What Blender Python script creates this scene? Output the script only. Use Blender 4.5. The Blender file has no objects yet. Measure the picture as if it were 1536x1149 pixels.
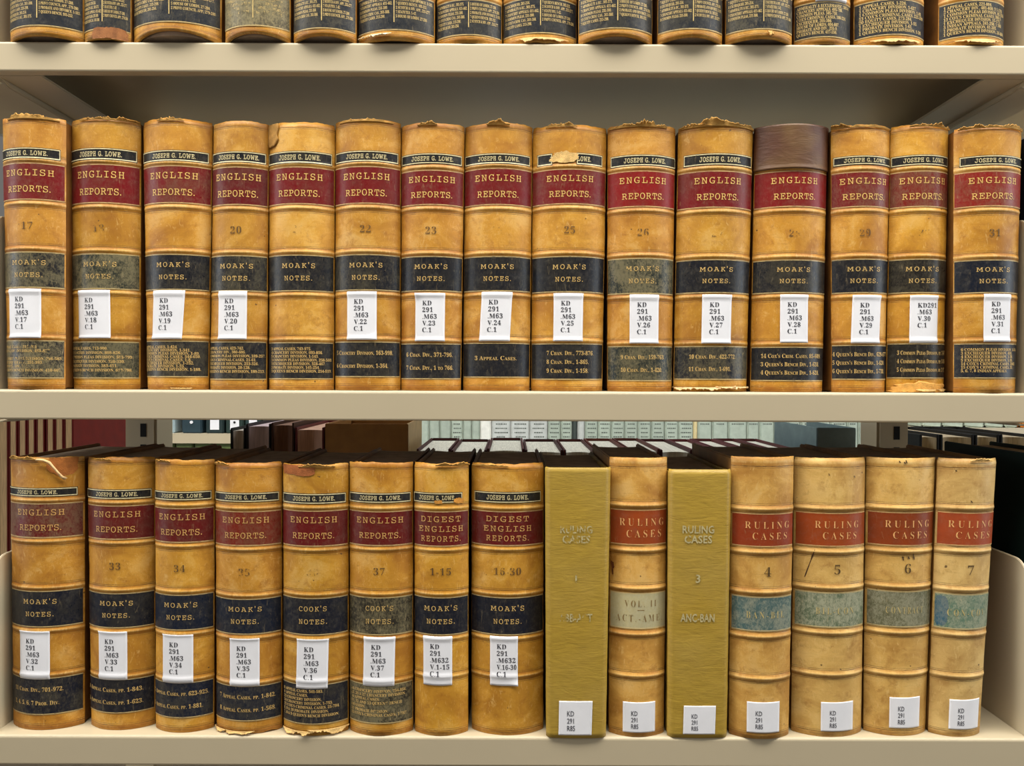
import bpy, bmesh, math, random
import numpy as np
from mathutils import Vector, Matrix, noise as mnoise

# ---------------------------------------------------------------- camera
SC = bpy.context.scene
COL = SC.collection
W_PX, H_PX, F_PX = 1536.0, 1149.0, 1127.0
ZM = 1.400                                  # height of the middle shelf above the floor
PITCH, ROLL = math.radians(0.5), math.radians(0.22)
ROT = Matrix.Rotation(math.pi / 2 - PITCH, 3, 'X') @ Matrix.Rotation(ROLL, 3, 'Z')
LIP = 0.66                                  # distance of the shelf front edge


def ray(px, py):
    return ROT @ Vector(((px - 768.0) / F_PX, (574.5 - py) / F_PX, -1.0))


_d = ray(768, 587)
CZ = ZM - _d.z / _d.y * LIP
CAM = Vector((0, 0, CZ))


def P(px, py, Y):
    d = ray(px, py)
    return CAM + d * (Y / d.y)


def depth_on(px, py, z):
    d = ray(px, py)
    return d.y * (z - CZ) / d.z


cam = bpy.data.cameras.new('camera')
cam.sensor_width = 36.0
cam.lens = 36.0 * F_PX / W_PX
cam.clip_start = 0.01
camo = bpy.data.objects.new('camera', cam)
camo.matrix_world = Matrix.Translation(CAM) @ ROT.to_4x4()
COL.objects.link(camo)
SC.camera = camo

# ---------------------------------------------------------------- world, lamps, exposure
SC.view_settings.view_transform = 'Standard'
SC.view_settings.look = 'None'
SC.view_settings.gamma = 1.0
SC.view_settings.use_curve_mapping = False
SC.view_settings.exposure = -0.17
wd = bpy.data.worlds.new('world')
SC.world = wd
wd.use_nodes = True
wd.node_tree.nodes['Background'].inputs[0].default_value = (1.0, 0.94, 0.86, 1)
wd.node_tree.nodes['Background'].inputs[1].default_value = 0.18


def area(name, loc, rot, sx, sy, power, color):
    li = bpy.data.lights.new(name, 'AREA')
    li.shape = 'RECTANGLE'
    li.size, li.size_y = sx, sy
    li.energy, li.color = power, color
    o = bpy.data.objects.new(name, li)
    o.location, o.rotation_euler = loc, rot
    COL.objects.link(o)
    return o


area('aisle_ceiling_light', (0, 0.26, 2.62), (0, 0, 0), 3.6, 0.40, 84, (1.0, 0.965, 0.90))
area('far_aisle_ceiling_light', (0, 1.62, 2.62), (0, 0, 0), 3.6, 0.30, 40, (0.93, 0.98, 1.0))
area('window_light_east', (3.2, -0.25, 1.7), (0, math.radians(90), 0), 1.6, 0.9, 34, (0.80, 0.90, 1.0))
area('window_light_west', (-3.2, -0.25, 1.7), (0, math.radians(-90), 0), 1.6, 0.9, 28, (0.88, 0.94, 1.0))


# ---------------------------------------------------------------- colours and materials
def lin(r, g, b, a=1.0):
    def f(c):
        c /= 255.0
        return c / 12.92 if c <= 0.04045 else ((c + 0.055) / 1.055) ** 2.4
    return (f(r), f(g), f(b), a)


class NT:
    def __init__(self, name):
        self.m = bpy.data.materials.new(name)
        self.m.use_nodes = True
        self.t = self.m.node_tree
        self.b = self.t.nodes['Principled BSDF']
        self.o = self.t.nodes['Material Output']

    def n(self, kind, **kw):
        nd = self.t.nodes.new(kind)
        for k, v in kw.items():
            setattr(nd, k, v)
        return nd

    def link(self, a, b):
        self.t.links.new(a, b)

    def put(self, sock, v):
        if hasattr(v, 'links'):
            self.link(v, sock)
        else:
            sock.default_value = v

    def math(self, op, a, b=0.0, c=None):
        nd = self.n('ShaderNodeMath', operation=op)
        self.put(nd.inputs[0], a)
        self.put(nd.inputs[1], b)
        if c is not None:
            self.put(nd.inputs[2], c)
        return nd.outputs[0]

    def remap(self, v, a, b, c=0.0, d=1.0):
        nd = self.n('ShaderNodeMapRange')
        nd.clamp = True
        self.put(nd.inputs[0], v)
        for i, x in enumerate((a, b, c, d)):
            self.put(nd.inputs[1 + i], x)
        return nd.outputs[0]

    def mix(self, f, a, b, mode='MIX'):
        nd = self.n('ShaderNodeMix', data_type='RGBA', blend_type=mode)
        self.put(nd.inputs[0], f)
        self.put(nd.inputs[6], a)
        self.put(nd.inputs[7], b)
        return nd.outputs[2]

    def noise(self, vec, scale, detail=3.0, rough=0.55, dist=0.0):
        nd = self.n('ShaderNodeTexNoise')
        if vec is not None:
            self.link(vec, nd.inputs['Vector'])
        nd.inputs['Scale'].default_value = scale
        nd.inputs['Detail'].default_value = detail
        nd.inputs['Roughness'].default_value = rough
        nd.inputs['Distortion'].default_value = dist
        return nd.outputs[0]

    def vec(self, src, sx=1, sy=1, sz=1, rnd=None):
        """scale a vector and push it along z by a per-object random"""
        mp = self.n('ShaderNodeVectorMath', operation='MULTIPLY')
        self.link(src, mp.inputs[0])
        mp.inputs[1].default_value = (sx, sy, sz)
        out = mp.outputs[0]
        if rnd is not None:
            cb = self.n('ShaderNodeCombineXYZ')
            self.put(cb.inputs[0], self.math('MULTIPLY', rnd, 3.7))
            self.put(cb.inputs[2], self.math('MULTIPLY', rnd, 9.1))
            ad = self.n('ShaderNodeVectorMath', operation='ADD')
            self.link(out, ad.inputs[0])
            self.link(cb.outputs[0], ad.inputs[1])
            out = ad.outputs[0]
        return out

    def uv(self, name):
        nd = self.n('ShaderNodeUVMap')
        nd.uv_map = name
        return nd.outputs[0]

    def bump(self, h, strength, dist):
        nd = self.n('ShaderNodeBump')
        nd.inputs['Strength'].default_value = strength
        nd.inputs['Distance'].default_value = dist
        self.link(h, nd.inputs['Height'])
        self.link(nd.outputs[0], self.b.inputs['Normal'])


def simple(name, col, rough=0.5, var=0.12, scale=40, metal=0.0, bump=0.0, spec=0.5):
    t = NT(name)
    co = t.n('ShaderNodeTexCoord').outputs['Object']
    oi = t.n('ShaderNodeObjectInfo')
    v = t.vec(co, 1, 1, 1, oi.outputs['Random'])
    nz = t.noise(v, scale, 4)
    f = t.remap(nz, 0.3, 0.7, 1 - var, 1 + var)
    c = t.n('ShaderNodeVectorMath', operation='SCALE')
    c.inputs[0].default_value = col[:3]
    t.link(f, c.inputs['Scale'])
    t.link(c.outputs[0], t.b.inputs['Base Color'])
    t.b.inputs['Roughness'].default_value = rough
    t.b.inputs['Metallic'].default_value = metal
    t.b.inputs['Specular IOR Level'].default_value = spec
    if bump:
        t.bump(t.noise(v, scale * 12, 3), bump, 0.0006)
    return t.m


def tinted(name, rough=0.5, var=0.15, scale=60, bump=0.1, spec=0.4):
    """plain surface in the object's own colour"""
    t = NT(name)
    co = t.n('ShaderNodeTexCoord').outputs['Object']
    oi = t.n('ShaderNodeObjectInfo')
    v = t.vec(co, 1, 1, 1, oi.outputs['Random'])
    f = t.remap(t.noise(v, scale, 4), 0.3, 0.7, 1 - var, 1 + var)
    c = t.n('ShaderNodeVectorMath', operation='SCALE')
    t.link(oi.outputs['Color'], c.inputs[0])
    t.link(f, c.inputs['Scale'])
    t.link(c.outputs[0], t.b.inputs['Base Color'])
    t.b.inputs['Roughness'].default_value = rough
    t.b.inputs['Specular IOR Level'].default_value = spec
    t.bump(t.noise(v, scale * 10, 3), bump, 0.0006)
    return t.m


def mat_leather():
    t = NT('worn calf leather')
    oi = t.n('ShaderNodeObjectInfo')
    r = oi.outputs['Random']
    uv = t.uv('UV')
    hub = t.n('ShaderNodeSeparateXYZ')
    t.link(t.uv('HUB'), hub.inputs[0])
    hd = hub.outputs[0]
    v = t.vec(uv, 1, 1, 1, r)
    vs = t.vec(uv, 3.0, 0.8, 1, r)
    vh = t.vec(uv, 0.5, 5.0, 1, r)
    big = t.noise(v, 26, 5, 0.6, 0.6)
    mid = t.noise(v, 95, 5, 0.65, 0.4)
    fine = t.noise(v, 420, 4, 0.6)
    scr = t.noise(vs, 150, 3, 0.6, 1.2)
    hor = t.noise(vh, 130, 3, 0.6, 0.4)
    base = oi.outputs['Color']
    dark = t.mix(1.0, base, (0.50, 0.36, 0.20, 1), 'MULTIPLY')
    lite = t.mix(0.42, base, (0.88, 0.66, 0.30, 1))
    c = t.mix(t.remap(big, 0.42, 0.68, 0.0, 0.72), base, dark)
    c = t.mix(t.remap(big, 0.46, 0.30, 0.0, 0.6), c, lite)
    c = t.mix(t.remap(mid, 0.55, 0.71, 0.0, 0.55), c, dark)
    c = t.mix(t.remap(scr, 0.60, 0.70, 0.0, 0.50), c, lite)
    c = t.mix(t.remap(mid, 0.38, 0.27, 0.0, 0.6), c, lite)
    c = t.mix(t.remap(hor, 0.58, 0.72, 0.0, 0.22), c, dark)
    rid = t.noise(v, 120, 6, 0.62, 2.2)
    hair = t.math('MULTIPLY', t.remap(t.math('ABSOLUTE', t.math('SUBTRACT', rid, 0.5)), 0.0, 0.014, 1, 0), t.remap(big, 0.56, 0.44, 0.05, 0.75))
    c = t.mix(hair, c, lite)
    crk = t.noise(t.vec(uv, 2.2, 0.5, 1, r), 150, 5, 0.65, 2.0)
    crack = t.math('MULTIPLY', t.remap(t.math('ABSOLUTE', t.math('SUBTRACT', crk, 0.52)), 0.0, 0.008, 1, 0), t.remap(mid, 0.48, 0.62, 0.0, 0.6))
    c = t.mix(crack, c, dark)
    crease = t.math('MULTIPLY', t.remap(t.math('ABSOLUTE', t.math('SUBTRACT', hd, 0.0023)), 0.0004, 0.0016, 1, 0), t.remap(mid, 0.35, 0.6, 0.25, 0.7))
    c = t.mix(crease, c, dark)
    # small ink spots
    sp = t.noise(v, 230, 1, 0.4)
    c = t.mix(t.remap(sp, 0.785, 0.815, 0.0, 0.8), c, (0.07, 0.03, 0.012, 1))
    # tooled double lines beside the raised bands, worn through in places
    wob = t.math('ADD', hd, t.remap(fine, 0.3, 0.7, -0.00012, 0.00012))
    l1 = t.remap(t.math('ABSOLUTE', t.math('SUBTRACT', wob, 0.0033)), 0.00020, 0.00042, 1, 0)
    l2 = t.remap(t.math('ABSOLUTE', t.math('SUBTRACT', wob, 0.0046)), 0.00016, 0.00034, 1, 0)
    ln = t.math('MULTIPLY', t.math('MAXIMUM', l1, t.math('MULTIPLY', l2, 0.8)), t.remap(mid, 0.62, 0.42, 0.25, 0.95))
    c = t.mix(t.math("MULTIPLY", ln, 0.92), c, (0.10, 0.045, 0.012, 1))
    # ridges rubbed lighter
    rub = t.math('MULTIPLY', t.remap(hd, 0.0013, 0.0003, 0, 1), t.remap(scr, 0.40, 0.55, 0.25, 0.85))
    c = t.mix(t.math('MULTIPLY', rub, 0.45), c, (0.80, 0.55, 0.24, 1))
    t.link(c, t.b.inputs['Base Color'])
    t.put(t.b.inputs['Roughness'], t.remap(mid, 0.3, 0.7, 0.40, 0.60))
    t.b.inputs['Specular IOR Level'].default_value = 0.42
    h = t.math('ADD', t.math('MULTIPLY', fine, 0.35), t.math('ADD', t.math('MULTIPLY', mid, 0.9), t.math('MULTIPLY', scr, 0.4)))
    h = t.math('SUBTRACT', h, t.math('MULTIPLY', ln, 0.35))
    t.bump(h, 0.25, 0.0009)
    return t.m


def mat_label(name='title label leather', wc=(0.32, 0.26, 0.13, 1), wb=(0.17, 0.16, 0.10, 1)):
    """leather title pieces: object colour, alpha of the colour = wear"""
    t = NT(name)
    oi = t.n('ShaderNodeObjectInfo')
    r = oi.outputs['Random']
    v = t.vec(t.uv('UV'), 1, 1, 1, r)
    vs = t.vec(t.uv('UV'), 4.0, 0.7, 1, r)
    ed = t.n('ShaderNodeSeparateXYZ')
    t.link(t.uv('EDGE'), ed.inputs[0])       # x: distance from top/bottom edge in metres, y: fillet kind
    big = t.noise(v, 40, 4, 0.6, 0.5)
    mid = t.noise(v, 190, 5, 0.7, 0.3)
    scr = t.noise(vs, 110, 4, 0.65, 1.5)
    base = oi.outputs['Color']
    wear = oi.outputs['Alpha']
    c = t.mix(t.remap(big, 0.35, 0.7, 0.0, 0.5), base, t.mix(1.0, base, (0.55, 0.52, 0.52, 1), 'MULTIPLY'))
    c = t.mix(t.remap(mid, 0.52, 0.78, 0.0, 0.12), c, (0.30, 0.27, 0.22, 1))
    # scuffs
    sc = t.math('MULTIPLY', t.remap(scr, 0.60, 0.72, 0, 1), t.remap(wear, 0.0, 0.6, 0.14, 0.8))
    c = t.mix(sc, c, (0.50, 0.38, 0.20, 1))
    crk = t.noise(t.vec(t.uv('UV'), 1.0, 0.6, 1, r), 620, 3, 0.7, 0.8)
    lvl = t.math('ADD', t.math('MULTIPLY', crk, 0.55), t.math('ADD', t.math('MULTIPLY', mid, 0.25), t.math('MULTIPLY', big, 0.35)))
    cr = t.math('MULTIPLY', t.remap(lvl, 0.50, 0.64, 0, 1), wear)
    c = t.mix(t.math('MULTIPLY', cr, 0.95), c, wc)
    c = t.mix(t.math('MULTIPLY', t.remap(big, 0.40, 0.62, 0.1, 0.5), wear), c, wb)
    # gold fillets near the edges
    e = ed.outputs[0]
    g1 = t.math('MULTIPLY', t.remap(t.math('ABSOLUTE', t.math('SUBTRACT', e, 0.00075)), 0.00018, 0.00034, 1, 0), t.remap(mid, 0.66, 0.46, 0.35, 0.95))
    g0 = t.math('MULTIPLY', t.remap(t.math('ABSOLUTE', t.math('SUBTRACT', e, 0.0001)), 0.00022, 0.00036, 1, 0), 0.5)
    g = t.math('MULTIPLY', t.math('MAXIMUM', g1, g0), ed.outputs[1])
    c = t.mix(g, c, (0.72, 0.52, 0.22, 1))
    t.link(c, t.b.inputs['Base Color'])
    t.put(t.b.inputs['Roughness'], t.remap(mid, 0.3, 0.7, 0.26, 0.42))
    t.b.inputs['Specular IOR Level'].default_value = 0.28
    t.bump(t.math('ADD', mid, t.math('MULTIPLY', scr, 0.5)), 0.16, 0.0006)
    return t.m


def mat_letter():
    """gilding or ink: object colour, alpha of the colour = how much is rubbed off"""
    t = NT('stamped lettering')
    oi = t.n('ShaderNodeObjectInfo')
    co = t.n('ShaderNodeTexCoord').outputs['Object']
    v = t.vec(co, 1, 1, 1, oi.outputs['Random'])
    nz = t.noise(v, 170, 4, 0.7)
    f = t.remap(t.noise(v, 500, 2), 0.3, 0.7, 0.8, 1.2)
    c = t.n('ShaderNodeVectorMath', operation='SCALE')
    t.link(oi.outputs['Color'], c.inputs[0])
    t.link(f, c.inputs['Scale'])
    t.link(c.outputs[0], t.b.inputs['Base Color'])
    t.b.inputs['Roughness'].default_value = 0.45
    lim = t.remap(oi.outputs['Alpha'], 0.0, 1.0, 0.15, 0.80)
    keep = t.remap(t.math('SUBTRACT', nz, lim), -0.04, 0.05, 0, 1)
    t.link(keep, t.b.inputs['Alpha'])
    return t.m


def mat_cloth():
    t = NT('olive library buckram')
    oi = t.n('ShaderNodeObjectInfo')
    uv = t.uv('UV')
    v = t.vec(uv, 1, 1, 1, oi.outputs['Random'])
    weave = t.noise(t.vec(uv, 0.35, 6.0, 1, oi.outputs['Random']), 260, 3, 0.6)
    wr = t.noise(t.vec(uv, 0.9, 2.4, 1, oi.outputs['Random']), 60, 3, 0.55, 1.0)
    big = t.noise(v, 18, 3)
    base = oi.outputs['Color']
    c = t.mix(t.remap(weave, 0.42, 0.62, 0.0, 0.45), base, t.mix(1.0, base, (0.62, 0.56, 0.50, 1), 'MULTIPLY'))
    c = t.mix(t.remap(big, 0.4, 0.7, 0.0, 0.30), c, (0.42, 0.29, 0.08, 1))
    t.link(c, t.b.inputs['Base Color'])
    t.b.inputs['Roughness'].default_value = 0.46
    t.bump(t.math('ADD', t.math('MULTIPLY', weave, 0.35), wr), 0.35, 0.0010)
    return t.m


M_LEATHER = mat_leather()
M_LABEL = mat_label()
M_LABEL_PALE = mat_label('crackled subject label leather', (0.60, 0.57, 0.40, 1), (0.40, 0.40, 0.26, 1))
M_LETTER = mat_letter()
M_CLOTH = mat_cloth()
M_COVER = tinted('rubbed cover leather', 0.55, 0.35, 45, 0.25, 0.35)
M_TORN = tinted('torn raw leather', 0.75, 0.30, 140, 0.7, 0.2)
M_PLAIN = tinted('plain bookcloth', 0.55, 0.12, 60, 0.12, 0.35)
M_PAGEDARK = simple('soot dark page edges', lin(168, 146, 124), 0.8, 0.22, 70, bump=0.3, spec=0.2)
M_PAPER = simple('white sticker paper', lin(236, 236, 240), 0.6, 0.03, 60, bump=0.05, spec=0.3)
M_BEIGE = simple('beige enamel steel', lin(192, 178, 149), 0.38, 0.02, 9, bump=0.03, spec=0.5)
M_FLOOR = simple('grey carpet tile', lin(120, 108, 92), 0.9, 0.15, 30, bump=0.3, spec=0.1)


def mat_pages():
    t = NT('page edges')
    oi = t.n('ShaderNodeObjectInfo')
    co = t.n('ShaderNodeTexCoord').outputs['Object']
    st = t.noise(t.vec(co, 8.0, 0.4, 0.4, oi.outputs['Random']), 110, 2, 0.5)
    c = t.n('ShaderNodeVectorMath', operation='SCALE')
    t.link(oi.outputs['Color'], c.inputs[0])
    t.link(t.remap(st, 0.3, 0.7, 0.78, 1.15), c.inputs['Scale'])
    t.link(c.outputs[0], t.b.inputs['Base Color'])
    t.b.inputs['Roughness'].default_value = 0.7
    return t.m


M_PAGES = mat_pages()


# ---------------------------------------------------------------- object helpers
def obj(name, verts, faces, mat, parent=None, uvs=None, color=None, smooth=True):
    me = bpy.data.meshes.new(name)
    me.from_pydata([tuple(v) for v in verts], [], faces)
    if uvs:
        li = np.empty(len(me.loops), dtype=np.int32)
        me.loops.foreach_get('vertex_index', li)
        for k, arr in uvs.items():
            a = np.asarray(arr, dtype=np.float32)[li]
            me.uv_layers.new(name=k).data.foreach_set('uv', a.ravel())
    me.materials.append(mat)
    if smooth:
        me.polygons.foreach_set('use_smooth', [True] * len(me.polygons))
    me.update()
    o = bpy.data.objects.new(name, me)
    COL.objects.link(o)
    if parent:
        o.parent = parent
    if color:
        o.color = color
    return o


def thing(name, loc, label, cat, group=None):
    o = bpy.data.objects.new(name, None)
    o.empty_display_size = 0.05
    COL.objects.link(o)
    o.location = loc
    o['label'], o['category'] = label, cat
    if group:
        o['group'] = group
    return o


def bev_box(x0, x1, y0, y1, z0, z1, bev=0.0008, shear=0.0, segs=2):
    bm = bmesh.new()
    vs = []
    for z in (z0, z1):
        dx = shear * z
        for (x, y) in ((x0, y0), (x1, y0), (x1, y1), (x0, y1)):
            vs.append(bm.verts.new((x + dx, y, z)))
    for f in ((3, 2, 1, 0), (4, 5, 6, 7), (0, 1, 5, 4), (1, 2, 6, 5), (2, 3, 7, 6), (3, 0, 4, 7)):
        bm.faces.new([vs[i] for i in f])
    if bev:
        bmesh.ops.bevel(bm, geom=bm.edges[:], offset=bev, segments=segs, affect='EDGES', clamp_overlap=True)
    bm.verts.index_update()
    v = [x.co[:] for x in bm.verts]
    f = [[x.index for x in p.verts] for p in bm.faces]
    bm.free()
    return v, f


def box_obj(name, dims, mat, parent=None, color=None, bev=0.0008, shear=0.0):
    v, f = bev_box(*dims, bev=bev, shear=shear)
    o = obj(name, v, f, mat, parent, color=color, smooth=False)
    return o


def solid(o, th, off=-1.0):
    m = o.modifiers.new('thickness', 'SOLIDIFY')
    m.thickness, m.offset = th, off
    return o


# ---------------------------------------------------------------- lettering
def styled(s, style):
    if style == 'sans':
        return s
    o = ''
    b = {'serif': (0x1D400, 0x1D41A, 0x1D7CE), 'slab': (0x1D670, 0x1D68A, 0x1D7F6)}[style]
    for c in s:
        if 'A' <= c <= 'Z':
            o += chr(b[0] + ord(c) - 65)
        elif 'a' <= c <= 'z':
            o += chr(b[1] + ord(c) - 97)
        elif '0' <= c <= '9':
            o += chr(b[2] + ord(c) - 48)
        else:
            o += c
    return o


GLYPHS = {}


def _txt(body, off):
    cu = bpy.data.curves.new('lettering_source', 'FONT')
    cu.body, cu.size, cu.resolution_u, cu.fill_mode, cu.offset = body, 1.0, 2, 'FRONT', off
    o = bpy.data.objects.new('lettering_source', cu)
    COL.objects.link(o)
    bpy.context.view_layer.update()
    me = bpy.data.meshes.new_from_object(o.evaluated_get(bpy.context.evaluated_depsgraph_get()))
    v = [x.co[:2] for x in me.vertices]
    f = [tuple(p.vertices) for p in me.polygons]
    bpy.data.objects.remove(o)
    bpy.data.curves.remove(cu)
    bpy.data.meshes.remove(me)
    return v, f


def _wid(v):
    xs = [p[0] for p in v]
    return max(xs) - min(xs)


def glyph(c, style, off):
    k = (c, style, off)
    if k not in GLYPHS:
        h = styled('H', style)
        g = styled(c, style)
        if (style, off) not in GLYPHS:
            hv = _txt(h, off)[0]
            GLYPHS[(style, off)] = (_wid(_txt(h + h, off)[0]), max(p[1] for p in hv))
        hh, cap = GLYPHS[(style, off)]
        adv = _wid(_txt(h + g + h, off)[0]) - hh
        v, f = _txt(g, off) if c != ' ' else ([], [])
        if style == 'slab':
            k_ = 1.25 if c in 'MW' else 1.0
            if v and c not in " ":
                x0 = min(p[0] for p in v)
                v = [((p[0] - x0) * k_ + 0.02, p[1]) for p in v]
                adv = max(p[0] for p in v) + (0.06 if c not in ".,'" else 0.10)
            else:
                adv = 0.34
        GLYPHS[k] = (v, f, adv)
    return GLYPHS[k]


def text_line(s, style='serif', off=0.0, small_caps=False, track=0.0):
    """flat outline of one line, cap height 1, starting at x = 0"""
    V, Fc, x = [], [], 0.0
    glyph('H', style, off)
    cap = GLYPHS[(style, off)][1]
    first = True
    for c in s:
        k = 1.0
        if small_caps and c.islower():
            c, k = c.upper(), 0.74
        gv, gf, adv = glyph(c, style, off)
        n = len(V)
        V += [((x + p[0] * k) / cap, p[1] * k / cap) for p in gv]
        Fc += [tuple(i + n for i in p) for p in gf]
        x += adv * k + track
    if V:
        x0 = min(p[0] for p in V)
        V = [(p[0] - x0, p[1]) for p in V]
    return V, Fc


# ---------------------------------------------------------------- book shape
GOLD = lin(226, 186, 104)
GOLDF = lin(214, 178, 108)


class Book:
    """outer form of one spine; local frame: x along the shelf, y into the shelf, z up"""

    def __init__(s, corners, Y, zs, ytop, sagf=0.22, flat=False, px_base=None):
        xlT, xrT, xlB, xrB = corners
        s.Y, s.zs, s.flat = Y, zs, flat
        wpx = (xrT - xlT + xrB - xlB) / 2
        w = wpx / F_PX * Y
        s.sag = 0.0055 if flat else min(0.017, max(0.008, sagf * w))
        Ye = Y + 0.85 * s.sag
        yb = px_base if px_base else 0
        cT = (xlT + xrT) / 2
        s.H = P(cT, ytop, Y).z - zs
        xl0, xr0 = P(xlB, yb, Ye).x, P(xrB, yb, Ye).x
        xl1, xr1 = P(xlT, ytop, Ye).x, P(xrT, ytop, Ye).x
        s.ox = (xl0 + xr0) / 2
        s.h0, s.h1 = (xr0 - xl0) / 2, (xr1 - xl1) / 2
        s.m1 = (xl1 + xr1) / 2 - s.ox
        s.hubs, s.hubh, s.hubw = [], 0.0009, 0.0016
        s.lines = []
        q = np.linspace(0, 1, 400)
        hm = (s.h0 + s.h1) / 2
        yy = s.sag * s.g(q)
        ds = np.hypot(np.diff(q) * hm, np.diff(yy))
        s.tab_s = np.concatenate([[0], np.cumsum(ds)])
        s.S = float(s.tab_s[-1])
        s.tab_q = q

    def g(s, q):
        q = np.abs(q)
        if s.flat:
            return 0.25 * q ** 2 + 0.75 * np.clip((q - 0.80) / 0.20, 0, 1) ** 2.2
        return 0.72 * q ** 2.1 + 0.28 * (1 - np.sqrt(np.clip(1 - q * q, 0, 1)))

    def half(s, z):
        return s.h0 + (s.h1 - s.h0) * z / s.H

    def mid(s, z):
        return s.m1 * z / s.H

    def bump(s, z):
        return s.hubh * sum(math.exp(-((z - b) / s.hubw) ** 2) for b in s.hubs)

    def W(s, a, z, off=0.0):
        q = float(np.interp(abs(a), s.tab_s, s.tab_q)) * (1 if a >= 0 else -1)
        h = s.half(z)
        e = 1e-3
        q1, q0 = min(1.0, abs(q) + e), max(0.0, abs(q) - e)
        dy = s.sag * float(s.g(q1) - s.g(q0)) / ((q1 - q0) * h)
        dy = min(dy, 4.0) * (1 if q >= 0 else -1)
        n = math.hypot(dy, 1)
        o = off + s.bump(z) * max(0.0, 1 - abs(q) ** 6 * 0.7)
        return (s.mid(z) + h * q + dy / n * o, s.sag * float(s.g(q)) - o / n, z)

    def s_of_px(s, px, py):
        """arc position of a picture column on this spine"""
        y = 0.0
        z = s.z_of_px(px, py)
        q = 0
        for _ in range(6):
            x = P(px, py, s.Y + y).x - s.ox - s.mid(z)
            q = max(-1, min(1, x / s.half(z)))
            y = s.sag * float(s.g(q))
        return float(np.interp(abs(q), s.tab_q, s.tab_s)) * (1 if q >= 0 else -1)

    def z_of_px(s, px, py):
        return P(px, py, s.Y).z - s.zs


def spine_mesh(b, rag=0.0, ragb=0.0, seed=0, top=None, lift=0.0, liftz=0.012):
    H = b.H if top is None else top
    zs = set(np.round(np.linspace(0, H, 62), 5))
    for h in b.hubs:
        zs |= set(np.round(np.arange(h - 0.0054, h + 0.0055, 0.0006), 5))
    zs = sorted(z for z in zs if 0 <= z <= H)
    out = [zs[0]]
    for z in zs[1:]:
        if z - out[-1] > 0.0004:
            out.append(z)
    zs = out
    NU = 30
    sv = [b.S * (abs(t) ** 0.9) * (1 if t >= 0 else -1) for t in np.linspace(-1, 1, NU + 1)]
    rows = [(0.0012, -0.0040), (0.0, -0.0030), (0.0, -0.0010)] + [(z, 0.0) for z in zs] + [(H + 0.0004, -0.0009), (H, -0.0028), (H - 0.004, -0.0040)]
    V, U, Hb = [], [], []
    ll = b.hubs + b.lines
    for ri, (z, off) in enumerate(rows):
        for a in sv:
            zz = z
            k = max(0.0, (z - (H - 0.010)) / 0.010)
            if rag and k > 0:
                n1 = mnoise.noise(Vector((a * 90, seed * 7.3, 0)))
                n2 = mnoise.noise(Vector((a * 420, seed * 3.1, 5)))
                zz = z + rag * k * (n1 * 0.9 + n2 * 0.5 - 0.1)
            kb = max(0.0, 1 - z / 0.007)
            if ragb and kb > 0:
                zz = z + ragb * kb * max(0, 0.4 + mnoise.noise(Vector((a * 110, seed * 5.7, 9))))
            if lift and z < liftz:
                zz += lift * (1 - z / liftz) * (1 - (a / b.S) ** 2)
            V.append(b.W(a, zz, off + (0.00025 * mnoise.noise(Vector((a * 60, zz * 60, seed))) if off == 0 else 0)))
            U.append((a, zz))
            Hb.append((min([abs(z - h) for h in ll] + [0.02]), z / H))
    F, n = [], NU + 1
    for r in range(len(rows) - 1):
        for c in range(NU):
            i = r * n + c
            F.append((i, i + 1, i + n + 1, i + n))
    return V, F, {'UV': U, 'HUB': Hb}


def strip(b, s0, s1, z0, z1, off=0.0003, shear=0.0, ns=22, nz=None, fillet=1.0, curl=None, seed=0, rag=0.0):
    nz = nz or max(3, int((z1 - z0) / 0.0016))
    V, U, E = [], [], []
    for j in range(nz + 1):
        fz = j / nz
        z = z0 + (z1 - z0) * fz
        for i in range(ns + 1):
            fs = i / ns
            r0 = rag * mnoise.noise(Vector((z * 300, seed, 0))) * (1 - fs) + rag * mnoise.noise(Vector((z * 300, seed, 8))) * fs
            a = s0 + (s1 - s0) * fs + shear * (fz - 0.5) + r0
            a = max(-b.S * 0.998, min(b.S * 0.998, a))
            o = off
            if curl:
                cx, cz, amt = curl
                d = math.hypot((fs - cx) * (s1 - s0), (fz - cz) * (z1 - z0))
                o += amt * max(0, 1 - d / 0.009) ** 2
            V.append(b.W(a, z, o))
            U.append((a, z))
            E.append((min(z - z0, z1 - z), fillet))
    F, n = [], ns + 1
    for r in range(nz):
        for c in range(ns):
            i = r * n + c
            F.append((i, i + 1, i + n + 1, i + n))
    return V, F, {'UV': U, 'EDGE': E}


def blob(b, s0, s1, z0, z1, off=0.0004, seed=0, rough=0.22):
    """irregular torn outline lying on the spine"""
    cs, cz, rs, rz = (s0 + s1) / 2, (z0 + z1) / 2, (s1 - s0) / 2, (z1 - z0) / 2
    N, K = 56, 7
    V, U, F = [b.W(cs, cz, off)], [(cs, cz)], []
    for k in range(1, K + 1):
        for i in range(N):
            a = 2 * math.pi * i / N
            ca, sa = math.cos(a), math.sin(a)
            m = (abs(ca) ** 3.2 + abs(sa) ** 3.2) ** (-1 / 3.2)
            m *= 1 + rough * (mnoise.noise(Vector((ca * 1.6, sa * 1.6, seed * 3.7))) + 0.6 * mnoise.noise(Vector((ca * 6, sa * 6, seed * 1.3))))
            x = max(-b.S * .99, min(b.S * .99, cs + rs * m * ca * k / K))
            z = max(0.0004, min(b.H - 0.0002, cz + rz * m * sa * k / K))
            V.append(b.W(x, z, off))
            U.append((x, z))
    F += [(0, 1 + (i + 1) % N, 1 + i) for i in range(N)]
    F = [(f[0], f[2], f[1]) for f in F]
    for k in range(K - 1):
        o = 1 + k * N
        F += [(o + i, o + N + i, o + N + (i + 1) % N, o + (i + 1) % N) for i in range(N)]
    return V, F, {'UV': U, 'EDGE': [(0.01, 0)] * len(V)}


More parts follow.
